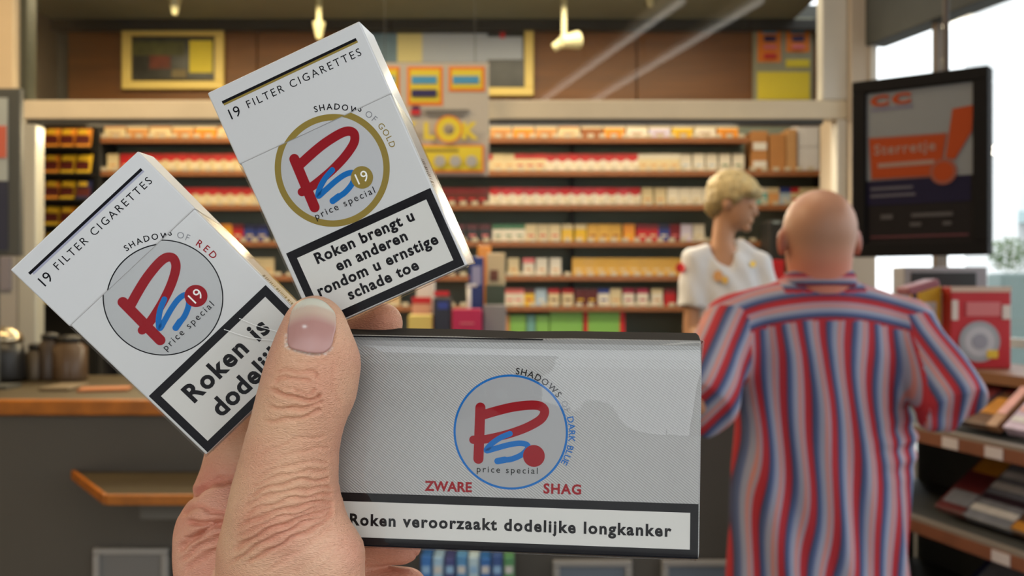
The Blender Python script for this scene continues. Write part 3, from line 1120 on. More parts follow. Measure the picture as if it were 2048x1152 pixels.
mbn = MB().add([tuple(v) for v in VA], Fs + Fb)
# nail colour: pink bed, paler moon, yellow-white free edge with an arched border
free = 611 + .0042 * (pts[:, 0] - 622) ** 2 * 1.6
bed = np.array([.43, .225, .20])
bedhi = np.array([.56, .42, .33])
tipc = np.array([.60, .57, .47])
f1 = np.clip((free + 2 - pts[:, 1]) / 4, 0, 1)
f2 = np.clip((free + 32 - pts[:, 1]) / 22, 0, 1)
moon = np.clip(1 - np.hypot((pts[:, 0] - 618) / 30, (pts[:, 1] - 712) / 32), 0, 1) * .8
Cn = bed[None] * (1 - f2[:, None]) + bedhi[None] * f2[:, None]
Cn = Cn * (1 - moon[:, None]) + np.array([.46, .27, .245])[None] * moon[:, None]
Cn = Cn * (1 - f1[:, None]) + tipc[None] * f1[:, None]
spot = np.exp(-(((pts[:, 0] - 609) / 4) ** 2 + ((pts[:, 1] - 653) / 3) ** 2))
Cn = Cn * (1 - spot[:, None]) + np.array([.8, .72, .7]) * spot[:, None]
Cn = np.concatenate([Cn, Cn])
NAIL = skin_mat('nail', bump=0, sss=.1)
NAIL.node_tree.nodes['Principled BSDF'].inputs['Roughness'].default_value = .3
nail = build(mbn, 'thumbnail', NAIL, hand, smooth=True)
vcolor(nail.data, Cn)
nail['label'] = 'pink thumbnail with a pale free edge'
# ------------------------------------------------------------------ the shop
CREAM = mat('cream_paint', (.66, .58, .44), .55, var=.04)
WHITE_FRAME = mat('white_frame_paint', (.62, .60, .55), .5, var=.03)
BEIGE = mat('beige_wall_paint', (.62, .50, .34), .75, var=.05, vscale=3)
DARK_STEEL = mat('dark_grey_steel', (.035, .037, .036), .5)
SILVER_POST = mat('brushed_aluminium', (.42, .43, .40), .45, metal=.3)
CEIL_IN = mat('grey_green_ceiling', (.20, .215, .18), .8, var=.05)
GREY_TILE = mat('grey_floor_tile', (.16, .15, .14), .5, var=.1, vscale=4)
COUNTER_GREY = mat('taupe_counter_laminate', (.088, .077, .062), .55, var=.04, vscale=4)
COUNTER_TOP = mat('olive_counter_top', (.062, .046, .022), .45, spec=.3, var=.08, vscale=5)
EDGE = mat('orange_wood_edge', (.40, .12, .005), .4, var=.2, vscale=20)
SHELF_WOOD = mat('brown_shelf_wood', (.19, .075, .035), .5, var=.18, vscale=10, stretch=(1, 1, 12))
BACKING = mat('dark_shelf_backing', (.20, .24, .20), .8)
BLACK = mat('black_plastic', (.012, .012, .012), .4)
PAPER = mat('white_paper', (.68, .67, .64), .7)
GLASS = film_mat('pane_glass', 1.52, .0, (.97, .98, .975))

# floor, ceilings, walls
f = boxo('floor', GREY_TILE, -2.8, 2.75, -1.3, 5.3, -.05, 0, bevel=0)
tag(f, kind='structure')
c = boxo('ceiling', mat('shop_ceiling', (.42, .42, .40), .8), -2.8, 2.75, -1.3, 4.12, 3.32, 3.4, bevel=0)
tag(c, kind='structure')
c = boxo('ceiling_kiosk', CEIL_IN, -2.40, 1.47, 4.27, 5.3, 2.9, 2.96, bevel=0)
tag(c, kind='structure')
lw = boxo('wall_left', BEIGE, -2.8, -2.7, -1.3, 5.3, 0, 3.32, bevel=0)
tag(lw, kind='structure')
hdr = boxo('trim_sky_baffle', mat('dark_baffle', (.09, .09, .085), .6), -2.7, 2.75, -1.32, -1.22, 3.05, 3.319, bevel=.004)  # unseen header added to hold sky light off the hand
tag(hdr, kind='structure')
tag(build(MB().obox((1.635, 4.775, 1.5), (.185, .515, 0), (-.02, .007, 0), (0, 0, 1.5)), 'wall_kiosk_right', mat('kiosk_side_dark', (.09, .07, .05), .7)), kind='structure')
for nm, x0, x1 in (('wall_kiosk_left', -2.46, -2.41),):
    tag(boxo(nm, mat('kiosk_side_dark', (.09, .07, .05), .7), x0, x1, 4.26, 5.3, 0, 3.0, bevel=0), kind='structure')
# back wall of wooden boards: each wide board a piece
bw = boxo('wall_back', mat('wall_plaster_grey', (.10, .10, .09), .8), -2.47, 1.84, 5.3, 5.36, 0, 3.0, bevel=0)
tag(bw, kind='structure')
tag(boxo('trim_shade_band', mat('shade_band_dark', (.025, .022, .018), .6), -2.40, 1.77, 5.20, 5.262, 2.845, 2.899, bevel=.003), kind='structure')  # dark band standing in for the shade at the wall top
WOODP = mat('walnut_wall_panel', (.165, .062, .012), .5, var=.25, vscale=1.6, stretch=(.8, 1, 9))
x = -2.34
while x < 1.7:
    boxo('wood_panel', WOODP, x, min(x + .995, 1.80), 5.268, 5.298, 1.9, 2.899, bw, bevel=.004)
    x += 1.0
# kiosk front frame (at 4.2 m)
Y0, Y1 = 4.17, 4.25
t = boxo('trim_beam', CREAM, -2.05, 1.3990, Y0, Y1, 2.205, 2.284, bevel=.006)
tag(t, kind='structure')
boxo('shadow_gap', DARK_STEEL, -2.02, 1.30, Y0 + .01, Y1, 2.185, 2.2045, t, bevel=0)
t = boxo('trim_left_pier', BEIGE, -2.7, -2.052, Y0 - .06, Y1, 2.285, 3.32, bevel=.004)
tag(t, kind='structure')
boxo('dark_reveal', mat('dark_green_reveal', (.05, .055, .04), .6), -2.052, -2.022, Y0, Y1, 2.285, 3.32, t, bevel=0)
t = boxo('trim_left_jamb', SILVER_POST, -2.062, -1.985, Y0, Y1, .0, 2.1845, bevel=.008)
tag(t, kind='structure')
t = boxo('wall_front_left', mat('light_grey_side_panel', (.34, .33, .31), .6), -2.7, -2.064, Y0, Y1, 0, 2.284, bevel=.002)
tag(t, kind='structure')
boxo('notice_plate', mat('lilac_grey_plate', (.20, .19, .23), .6), -2.19, -2.085, Y0 - .012, Y0 - .001, 1.49, 1.63, t, bevel=.004)
t = boxo('trim_right_post', WHITE_FRAME, 1.294, 1.3990, Y0, Y1, 2.285, 3.32, bevel=.006)
tag(t, kind='structure')
t = boxo('trim_right_jamb', WHITE_FRAME, 1.355, 1.3985, Y0, Y1, 0, 2.2045, bevel=.006)
tag(t, kind='structure')
t = boxo('wall_right_pier', mat('warm_beige_pier', (.50, .42, .33), .7), 1.400, 1.505, Y0 - .04, Y1 + .3, 0, 3.32, bevel=.004)
tag(t, kind='structure')
boxo('corner_bead', WHITE_FRAME, 1.478, 1.504, Y0 - .052, Y0 - .041, 1.9, 3.32, t, bevel=.002)
g = boxo('window_1', GLASS, -2.022, 1.294, 4.20, 4.206, 2.285, 3.2, bevel=0)
tag(g, kind='structure')
# shop ceiling lamps (front room): two long tubes on the skew line of the street side
for k, (x0, h) in enumerate(((1.94, 1.5), (2.35, 1.5))):
    a = Vector((x0 - .2 * 5.2, 3.2, CAMZ + h))
    b = Vector((x0 - .2 * 9.2, -.6 + .35, CAMZ + h))
    dr = (b - a).normalized()
    sd = Vector((dr.y, -dr.x, 0))
    o = build(MB().obox((a + b) / 2 + Vector((0, 0, .05)), dr * (b - a).length / 2, sd * .035, (0, 0, .022)), 'ceiling_strip_lamp', WHITE_FRAME, bevel=.003)
    tag(o, ('long white strip lamp under the shop ceiling, nearer the kiosk middle', 'long white strip lamp under the shop ceiling, nearer the street windows')[k], 'lamp')
    build(MB().obox((a + b) / 2, dr * ((b - a).length / 2 - .03), sd * .014, (0, 0, .012)), 'tube', mat('lamp_tube', (.9, .9, .85), .4, emit=(1, .95, .85, LAMP_STRENGTH)), o)
    build(MB().obox((a + b) / 2 + Vector((0, 0, .16)), dr * .012, sd * .012, (0, 0, .088)), 'hanger', DARK_STEEL, o)

# street side: skew glass wall, direction (-.26, 1)
DV = Vector((-.26, 1, 0)).normalized()
NV = Vector((DV.y, -DV.x, 0))


def onwall(px, extra=0):
    """point of the skew glass wall seen at photo column px"""
    k = (px - 1024) / 2000
    d = (1.5 + .26 * 4.2) / (k + .26)
    return Vector((k * d, d, 0))


W0, W1 = onwall(1738), Vector((1.5 + .26 * (4.2 + .3), -.3, 0))


def wallbox(name, a, b, z0, z1, th, m, parent=None, **kw):
    c = (a + b) / 2
    return build(MB().obox((c.x, c.y, (z0 + z1) / 2), (b - a) / 2, NV * th / 2, (0, 0, (z1 - z0) / 2)), name, m, parent, **kw)


t = wallbox('trim_header', W0 + Vector((.006, -.05, 0)), W1, 2.50, 3.32, .10, mat('dark_soffit', (.05, .052, .045), .7, var=.2, vscale=5), bevel=.004)
tag(t, kind='structure')
t = wallbox('wall_street_sill', W0 + Vector((.006, -.05, 0)), W1, 0, .85, .10, mat('sill_grey', (.3, .3, .3), .6), bevel=.004)
tag(t, kind='structure')
win = wallbox('window_2', W0 + Vector((.01, -.08, 0)), W1, .851, 2.499, .008, GLASS)
tag(win, kind='structure')
for px in (1880,):
    a = onwall(px) + Vector((0, 0, 0))
    wallbox('mullion', a - DV * .012, a + DV * .012, .852, 2.498, .05, mat('brown_mullion', (.14, .10, .07), .6), win)
wallbox('transom', W0 + Vector((.01, -.08, 0)), W1, 1.30, 1.33, .04, mat('white_transom', (.5, .5, .5), .5), win)

# ------------------------------------------------------------------ outside
gr = boxo('ground_street', mat('pale_paving', (.34, .33, .31), .8, var=.1, vscale=1), -40, 40, -45, 45, -.12, -.06, bevel=0)
tag(gr, kind='structure')
# pale building across the street, seen through the right window
bl = empty('street_building', (13.6, 17.0, -.06))
tag(bl, 'pale bright building seen through the street window', 'building')
boxo('wall', mat('pale_facade', (.75, .76, .77), .7), 8.6, 18.6, 17, 19, -.06, 7, bl, bevel=0)
FR = mat('blue_grey_frame', (.28, .36, .42), .5)
for i in range(7):
    for j in range(3):
        x, z = 8.9 + i * 1.35, .6 + j * 2.1
        w_ = boxo('window_frame', FR, x, x + .8, 16.9, 16.998, z, z + 1.4, bl, bevel=0)
        boxo('pane', mat('pale_pane', (.45, .55, .6), .15), x + .08, x + .72, 16.88, 16.899, z + .08, z + 1.32, w_, bevel=0)
for i in range(5):
    boxo('column', mat('facade_column', (.55, .6, .63), .6), 8.7 + i * 2.4, 9.0 + i * 2.4, 15.8, 16.1, -.06, 2.6, bl, bevel=.01)
boxo('canopy', mat('canopy_teal', (.3, .42, .44), .5), 8.6, 18.6, 15.7, 16.99, 2.6, 2.8, bl, bevel=0)


def tree(name, label, x, y, h, r, seed, n=900, z0=-.06, trunk=True, cat='tree', group=None):
    rr = random.Random(seed)
    t = empty(name, (x, y, z0))
    tag(t, label, cat, group)
    if trunk:
        m_ = MB().cyl((x, y, z0), (x + .1, y, z0 + h * .55), r * .09, r * .05, 10)
        for k in range(5):
            a = rr.uniform(0, 6.28)
            m_.cyl((x + .05, y, z0 + h * (.35 + .05 * k)), (x + math.cos(a) * r * .5, y + math.sin(a) * r * .5, z0 + h * (.6 + .05 * k)), r * .035, r * .015, 6)
        build(m_, 'trunk', mat('bark', (.10, .07, .05), .9), t)
    m_ = MB()
    for i in range(n):
        a, b, c = rr.uniform(0, 6.28), rr.uniform(-1, 1), rr.random() ** .4
        s_ = math.sqrt(1 - b * b)
        hz = h * .33 if trunk else h * .5
        ctr = Vector((x + math.cos(a) * s_ * r * c * (1 + .25 * math.sin(3 * a + seed)), y + math.sin(a) * s_ * r * c, z0 + h - hz + b * hz * c))
        q = r * rr.uniform(.05, .11)
        u = Vector((rr.uniform(-1, 1), rr.uniform(-1, 1), rr.uniform(-1, 1))).normalized()
        v = u.orthogonal().normalized()
        m_.add([ctr - u * q, ctr + v * q * .6, ctr + u * q, ctr - v * q * .6], [(0, 1, 2, 3)])
    cr = build(m_, 'foliage', mat('leaf_green', (.07, .14, .03), .6, var=.3, vscale=2), t)
    cr['kind'] = 'stuff'
    return t


tree('street_shrub', 'round green shrub outside the street window, just right of the advertising screen', 3.405, 6.85, .26, .15, 3, 900, z0=1.60, trunk=False, cat='shrub')
boxo_ = None
pl = boxo('planter', mat('teal_grey_planter', (.16, .22, .21), .6), 3.30, 3.50, 6.74, 6.96, -.06, 1.60, bevel=.02)
tag(pl, 'teal grey planter box under the shrub outside', 'planter')
pl.location.z = -.06
# across the square behind the lens: low houses with a row of trees, mirrored in the glossy film
hs = empty('square_house_row', (-2, -26, -.06))
tag(hs, 'brick house row across the square behind the lens', 'building')
boxo('wall', mat('dull_brick', (.16, .10, .07), .8, var=.2, vscale=6), -24, -4.5, -28, -26, -.06, 11, hs, bevel=0)
boxo('wall', mat('dull_brick', (.16, .10, .07), .8), 3.5, 22, -28, -26, -.06, 11, hs, bevel=0)
boxo('roof', mat('slate_roof', (.07, .07, .08), .7), -24.3, -4.2, -28.3, -25.8, 11, 12.6, hs, bevel=0)
for i in range(11):
    w_ = boxo('window_frame', PAPER, -23 + i * 1.8, -22 + i * 1.8, -25.99, -25.93, 1.2, 3.0, hs, bevel=0)
    boxo('pane', mat('dark_pane', (.03, .035, .04), .05), -22.9 + i * 1.8, -22.1 + i * 1.8, -25.929, -25.92, 1.3, 2.9, w_, bevel=0)
for k, (x, y, h, r) in enumerate([(-14, -17, 8.5, 2.9), (-6.2, -19, 9.0, 2.9), (5.5, -17.5, 8.8, 2.8), (13, -19, 9.5, 3.0)]):
    tree('square_tree', 'leafy green tree in the square behind the lens, %s of the row' % ('leftmost', 'second from the left', 'third from the left', 'rightmost')[k], x, y, h, r, 20 + k, 700, group='trees in the square')

# ------------------------------------------------------------------ kiosk: pictures, spots, posters
PIC_DARK = mat('dark_print', (.035, .035, .03), .3, var=.5, vscale=14)
CREAM_FRAME = mat('cream_yellow_frame', (.78, .60, .18), .45)
YEL = mat('yellow_print', srgb(225, 205, 50), .5)
ORANGE = mat('orange_print', srgb(232, 130, 30), .5)
LBLUE = mat('light_blue_print', srgb(70, 150, 200), .5)
NAVY = mat('navy_print', srgb(35, 30, 90), .5)
REDP = mat('red_print', srgb(200, 30, 40), .5)
PINK = mat('pink_print', srgb(225, 120, 130), .5)
LILAC = mat('pale_lilac_print', srgb(175, 185, 205), .5)


def pic(px0, py0, px1, py1, d, frame_m, label, art, name='framed_picture', cat='picture', fw=18, th=.03, group=None):
    a, b = P(px0, py1, d), P(px1, py0, d)
    w_ = fw / 2000 * d
    root = empty(name, ((a.x + b.x) / 2, d, a.z))
    tag(root, label, cat, group)
    if fw:
        m_ = MB()
        m_.box(a.x, b.x, d - th, d, b.z - w_ * .9, b.z).box(a.x, b.x, d - th, d, a.z, a.z + w_ * .9)
        m_.box(a.x, a.x + w_, d - th, d, a.z + w_ * .9, b.z - w_ * .9).box(b.x - w_, b.x, d - th, d, a.z + w_ * .9, b.z - w_ * .9)
        build(m_, 'frame', frame_m, root, bevel=.004)
    for i, (nm, m, x0, y0, x1, y1) in enumerate(art):
        u, v = P(x0, y1, d), P(x1, y0, d)
        boxo(nm, m, u.x, v.x, d - .008 - .0015 * i, d - .002, u.z, v.z, root, bevel=0)
    return root


D_ = 5.262
pic(247, 57, 450, 180, D_, CREAM_FRAME, 'cream framed picture on the wood wall, with a dark scene and a yellow panel', [
    ('print', PIC_DARK, 262, 74, 434, 160), ('yellow_panel', YEL, 380, 82, 426, 146), ('red_figure', mat('dark_red_print', srgb(110, 50, 30), .5, var=.4, vscale=20), 300, 108, 342, 138),
    ('green_patch', mat('dark_olive_print', srgb(80, 80, 35), .5, var=.3, vscale=20), 268, 84, 370, 112), ('tan_patch', mat('tan_print', srgb(120, 105, 70), .5), 345, 140, 374, 156)])
pic(700, 44, 1067, 193, D_, CREAM_FRAME, 'wide cream framed picture on the wood wall, with blue and white panels', [
    ('print', PIC_DARK, 716, 62, 1050, 178), ('blue_panel', mat('grey_blue_print', srgb(105, 135, 160), .5), 740, 68, 795, 125), ('cream_panel', mat('cream_print', srgb(220, 210, 150), .5), 795, 68, 845, 125),
    ('white_panel', LILAC, 845, 68, 975, 125), ('blue_panel', LILAC, 975, 75, 1045, 120), ('red_mark', REDP, 1000, 66, 1010, 78)])
pic(1505, 36, 1625, 205, D_, None, 'yellow and orange ticket poster beside the right edge of the wood wall', [
    ('backing', mat('grey_poster_board', (.30, .29, .20), .6), 1505, 36, 1625, 205), ('panel', ORANGE, 1514, 46, 1561, 125), ('panel', ORANGE, 1571, 46, 1618, 105), ('panel', YEL, 1571, 120, 1618, 135),
    ('panel', YEL, 1514, 145, 1618, 200), ('strip', LBLUE, 1524, 56, 1552, 68), ('strip', LBLUE, 1580, 56, 1608, 68), ('strip', NAVY, 1527, 74, 1550, 84), ('strip', NAVY, 1583, 74, 1606, 84),
    ('strip', PINK, 1527, 92, 1550, 99), ('strip', PINK, 1583, 92, 1606, 99), ('strip', REDP, 1527, 110, 1550, 118)], name='ticket_poster', cat='poster', fw=0)

for k, (px, py, hx) in enumerate(((350, 22, 0), (638, 70, 0), (1128, 82, 9), (1300, 5, 0))):
    d = 4.75
    c_ = P(px, py, d)
    o = empty('ceiling_spotlight', (c_.x, d, 2.9))
    tag(o, ('small cream spotlight on a stem, leftmost on the kiosk ceiling', 'small cream spotlight on a stem, just left of the gold ring pack',
            'cream spotlight on a long stem, right of the wide framed picture', 'short spotlight at the kiosk ceiling, nearest the ticket poster')[k], 'spotlight', 'kiosk ceiling spotlights')
    SPOT = mat('cream_spot_metal', (.62, .58, .36), .4)
    build(MB().cyl((c_.x, d, c_.z), (c_.x, d, 2.899), .013, .013, 12), 'stem', SPOT, o)
    if hx:
        build(MB().cyl((c_.x - .015, d - .02, c_.z - .01), (c_.x + .07, d + .02, c_.z + .01), .028, .044, 16).cyl((c_.x - .05, d, c_.z - .035), (c_.x, d, c_.z), .02, .026, 14), 'head', SPOT, o, bevel=.004)
    else:
        build(MB().cyl((c_.x, d, c_.z - .02), (c_.x, d, c_.z + .06), .012, .03, 16), 'head', SPOT, o, bevel=.003)

# hanging lottery poster (in front of the beam)
D_ = 4.1
BOARD = mat('pale_grey_poster', (.50, .47, .42), .6)
ps = pic(742, 126, 978, 352, D_, None, 'pale hanging poster with yellow ticket boxes and large yellow letters, below the beam', [
    ('board', BOARD, 742, 126, 978, 352), ('ticket_box', ORANGE, 750, 134, 800, 210), ('ticket_box', ORANGE, 815, 134, 886, 212), ('ticket_box', ORANGE, 898, 134, 970, 184),
    ('inner_box', YEL, 821, 141, 880, 205), ('inner_box', YEL, 904, 141, 964, 178), ('inner_box', YEL, 756, 141, 795, 203), ('strip', LBLUE, 824, 154, 874, 169), ('strip', LBLUE, 906, 154, 958, 169), ('strip', LBLUE, 756, 154, 790, 169),
    ('strip', NAVY, 824, 181, 874, 195), ('mark', REDP, 823, 221, 841, 231), ('mark', NAVY, 825, 214, 840, 221), ('faint_line', mat('grey_print', (.33, .32, .30), .6), 850, 220, 938, 223), ('faint_line', mat('grey_print', (.33, .32, .30), .6), 850, 227, 930, 229),
    ('lower_panel', ORANGE, 800, 292, 968, 346), ('lower_panel', YEL, 805, 295, 964, 342), ('faint_line', mat('olive_print', srgb(150, 130, 40), .5), 850, 300, 918, 306)], name='hanging_poster', cat='poster', fw=0, th=.01)
mpx = D_ / 2000


def flat_text(s, px0, px1, pyb, cappx, d, m, parent, bold=.02, name='lettering', off=.045):
    a, b = P(px0, pyb, d), P(px1, pyb, d)
    V_, F_ = text_fit(s, a.x, b.x, a.z, cappx / 2000 * d, bold)
    return build(MB().add([(x, d - off, z) for x, z in V_], F_), name, m, parent)


flat_text('KL', 806, 872, 280, 30, D_, YEL, ps, .05)
flat_text('K', 925, 962, 280, 30, D_, YEL, ps, .05)
c_ = P(899, 262, D_)
V_, F_ = ring(c_.x, c_.z, 11 * mpx, 24 * mpx)
build(MB().add([(x, D_ - .046, z) for x, z in V_], F_), 'letter_ring', YEL, ps)
V_, F_ = ring(c_.x, c_.z, 24 * mpx, 27 * mpx)
build(MB().add([(x, D_ - .047, z) for x, z in V_], F_), 'letter_outline', ORANGE, ps)
for px in (836, 881, 912, 944):
    c_ = P(px, 325, D_)
    V_, F_ = disc(c_.x, c_.z, 11 * mpx, 24)
    build(MB().add([(x, D_ - .046, z) for x, z in V_], F_), 'round_mark', mat('silver_print', (.42, .42, .42), .5), ps)
build(MB().cyl((P(770, 126, D_).x, D_ - .005, P(0, 127, D_).z), (P(770, 0, D_).x, D_ - .005, 3.32), .0015, n=6).cyl((P(950, 126, D_).x, D_ - .005, P(0, 127, D_).z), (P(950, 0, D_).x, D_ - .005, 3.32), .0015, n=6), 'hanging_wire', DARK_STEEL, ps)

# ------------------------------------------------------------------ back shelves
SY = 4.9
mp = SY / 2000
zpx = lambda py: CAMZ + (576 - py) * mp
xpx = lambda px: (px - 1024) * mp
su = empty('shelf_unit', ((xpx(60) + xpx(1655)) / 2, SY + .1, 0))
tag(su, 'tall wall shelf unit with brown wooden shelves full of cigarette packs', 'shelf unit')
boxo('back_panel', BACKING, xpx(60), xpx(1655), SY + .19, SY + .21, .05, zpx(236), su, bevel=0)
boxo('side_panel', mat('dark_brown_panel', (.06, .04, .028), .6), xpx(1650), xpx(1672), SY - .02, SY + .21, 0, zpx(236), su)
boxo('side_panel', mat('dull_silver_panel', (.16, .16, .15), .5), xpx(60), xpx(70), SY - .02, SY + .21, 0, zpx(236), su)
boxo('upright', mat('dark_upright', (.03, .03, .03), .6), xpx(1144), xpx(1152), SY + .15, SY + .19, .05, zpx(240), su, bevel=0)
boxo('upright', mat('dark_upright', (.03, .03, .03), .6), xpx(198), xpx(204), SY - .005, SY + .19, .05, zpx(240), su, bevel=0)
LIP = mat('brown_shelf_lip', (.30, .115, .045), .45, var=.12, vscale=12, stretch=(1, 1, 10))
TAGM = mat('cream_price_tag', (.55, .48, .36), .6)
rows = [(277, 1497), (343, 1640), (411, 1640), (484, 1640), (552, 1640), (613, 1640), (672, 1640), (760, 1640)]
for i, (py, xr) in enumerate(rows):
    z = zpx(py)
    sh = boxo('shelf_board', SHELF_WOOD, xpx(204), xpx(1649 if xr > 1600 else xr), SY, SY + .189, z - .012, z, su, bevel=0)
    boxo('shelf_lip', LIP, xpx(204), xpx(1649 if xr > 1600 else xr), SY - .02, SY - .001, z - .024, z + .004, sh, bevel=.002)
    if i not in (6, 7):
        m_ = MB()
        xx = xpx(206)
        while xx < xpx(xr - 10):
            m_.box(xx, xx + .03, SY - .0235, SY - .0205, z + .001, z + .019)
            xx += .0565
        tg = build(m_, 'price_tag_row', TAGM, sh)
        tg['kind'] = 'stuff'

PK = {}
for nm, c in dict(cream=(215, 200, 160), white=(225, 220, 205), red=(190, 25, 35), green=(60, 120, 80), gold=(215, 170, 75), orange=(230, 150, 45), blue=(40, 60, 140), darkred=(120, 20, 35), lilac=(205, 200, 225),
                  pink=(225, 120, 120), magenta=(175, 30, 75), ltblue=(170, 195, 215), maroon=(90, 25, 20), yellow=(225, 185, 40), navy=(30, 35, 80), brown=(150, 90, 45), teal=(110, 170, 165), lime=(130, 190, 90), tan=(205, 150, 90), black=(25, 22, 22)).items():
    PK[nm] = mat('carton_' + nm, srgb(*c), .45, coat=.2)


def pack_mesh(body, top, mark, w=.055, h=.088, dd=.023, topfrac=.28, peak=False):
    m_ = MB()
    zt = h * (1 - topfrac)
    m_.box(-w / 2, w / 2, 0, dd, 0, zt, 0)
    if peak:   # roof-shaped coloured top printed down to a point
        m_.box(-w / 2, w / 2, 0, dd, zt + .0004, h, 1)
        m_.add([(-w / 2, -.0004, zt), (0, -.0004, zt - .014), (w / 2, -.0004, zt)], [(0, 1, 2)], 1)
    else:
        m_.box(-w / 2, w / 2, 0, dd, zt + .0004, h, 1)
    m_.add([(-w * .28, -.0005, h * .32), (w * .28, -.0005, h * .32), (w * .28, -.0005, h * .42), (-w * .28, -.0005, h * .42)], [(0, 1, 2, 3)], 2)
    me = bpy.data.meshes.new('cigarette_carton')
    me.from_pydata(m_.v, [], m_.f)
    me.polygons.foreach_set('material_index', m_.m)
    for b in (body, top, mark): me.materials.append(PK[b])
    return me


PM = {}
rows_def = {  # shelf px -> segments: (px0, px1, body, top, mark, peak, words)
    343: [(206, 240, 'cream', 'cream', 'tan', 0, 'cream packs at the left end'), (240, 258, 'red', 'red', 'cream', 0, 'plain red packs at the left'), (258, 985, 'cream', 'red', 'white', 1, 'white packs with red tops'), (985, 1030, 'cream', 'cream', 'tan', 0, 'cream packs beside the poster'),
          (1030, 1090, 'cream', 'red', 'red', 0, 'packs with plain red tops'), (1090, 1277, 'white', 'red', 'cream', 1, 'white packs with pointed red tops'), (1277, 1360, 'cream', 'white', 'tan', 0, 'cream and white packs'), (1360, 1438, 'white', 'white', 'ltblue', 0, 'bright white packs'), (1438, 1492, 'white', 'white', 'green', 0, 'white packs with green marks')],
    411: [(206, 870, 'cream', 'red', 'white', 1, 'white packs with red tops'), (870, 975, 'maroon', 'darkred', 'red', 0, 'dark red packs'), (978, 1283, 'white', 'red', 'cream', 1, 'white packs with pointed red tops'), (1283, 1335, 'cream', 'cream', 'tan', 0, 'cream packs'), (1335, 1500, 'white', 'white', 'cream', 0, 'white packs'),
          (1500, 1535, 'teal', 'white', 'white', 0, 'teal and white packs'), (1535, 1562, 'tan', 'cream', 'tan', 0, 'tan packs'), (1562, 1582, 'ltblue', 'blue', 'white', 0, 'light blue packs'), (1582, 1600, 'cream', 'red', 'red', 0, 'cream and red packs'), (1600, 1645, 'cream', 'cream', 'pink', 0, 'pale packs at the right end')],
    484: [(206, 438, 'white', 'red', 'red', 0, 'red and white packs'), (440, 462, 'yellow', 'orange', 'yellow', 0, 'yellow packs'), (462, 485, 'red', 'darkred', 'cream', 0, 'red packs'), (485, 560, 'blue', 'navy', 'cream', 0, 'blue packs'), (560, 880, 'white', 'red', 'red', 0, 'red and white packs'), (880, 983, 'black', 'maroon', 'pink', 0, 'black and dark red packs'), (985, 1050, 'white', 'green', 'green', 0, 'green and white packs'),
          (1050, 1122, 'cream', 'cream', 'red', 0, 'cream packs with red marks'), (1122, 1175, 'yellow', 'cream', 'gold', 0, 'pale yellow packs'), (1175, 1244, 'gold', 'gold', 'brown', 0, 'gold packs'), (1244, 1274, 'orange', 'orange', 'yellow', 0, 'orange packs'), (1274, 1318, 'red', 'darkred', 'cream', 0, 'red packs'), (1318, 1340, 'blue', 'navy', 'white', 0, 'dark blue packs'),
          (1340, 1362, 'darkred', 'darkred', 'pink', 0, 'dark red packs near the right'), (1362, 1386, 'lilac', 'lilac', 'white', 0, 'lilac packs'), (1386, 1412, 'white', 'white', 'cream', 0, 'white packs near the right')],
    552: [(500, 800, 'cream', 'cream', 'tan', 0, 'cream packs'), (800, 830, 'white', 'pink', 'red', 0, 'pink topped packs'), (1010, 1044, 'cream', 'cream', 'tan', 0, 'cream packs'), (1046, 1069, 'white', 'pink', 'tan', 0, 'a white pack with a pink top'), (1070, 1125, 'white', 'white', 'tan', 0, 'white packs'), (1145, 1370, 'gold', 'gold', 'cream', 0, 'gold packs')],
    613: [(700, 800, 'cream', 'red', 'tan', 0, 'cream packs with red tops'), (1010, 1046, 'white', 'pink', 'pink', 0, 'pink and white packs'), (1046, 1070, 'yellow', 'maroon', 'red', 0, 'maroon topped packs'), (1070, 1094, 'ltblue', 'ltblue', 'white', 0, 'light blue packs'), (1094, 1150, 'cream', 'red', 'maroon', 0, 'cream packs with red tops mid shelf'), (1150, 1196, 'maroon', 'maroon', 'yellow', 0, 'maroon packs'),
          (1196, 1220, 'white', 'blue', 'blue', 0, 'blue and white packs'), (1220, 1244, 'cream', 'cream', 'tan', 0, 'cream packs near the right'), (1244, 1300, 'white', 'magenta', 'magenta', 0, 'magenta topped packs'), (1300, 1330, 'white', 'cream', 'tan', 0, 'white packs near the right'), (1330, 1352, 'red', 'darkred', 'red', 0, 'red packs near the right')]}
ORD = 'first second third fourth fifth sixth seventh eighth ninth tenth eleventh twelfth thirteenth fourteenth fifteenth sixteenth seventeenth eighteenth nineteenth twentieth 21st 22nd 23rd 24th 25th 26th 27th 28th 29th 30th 31st 32nd 33rd'.split()
row_words = {343: 'second shelf from the top', 411: 'third shelf from the top', 484: 'fourth shelf from the top', 552: 'fifth shelf from the top', 613: 'sixth shelf from the top'}
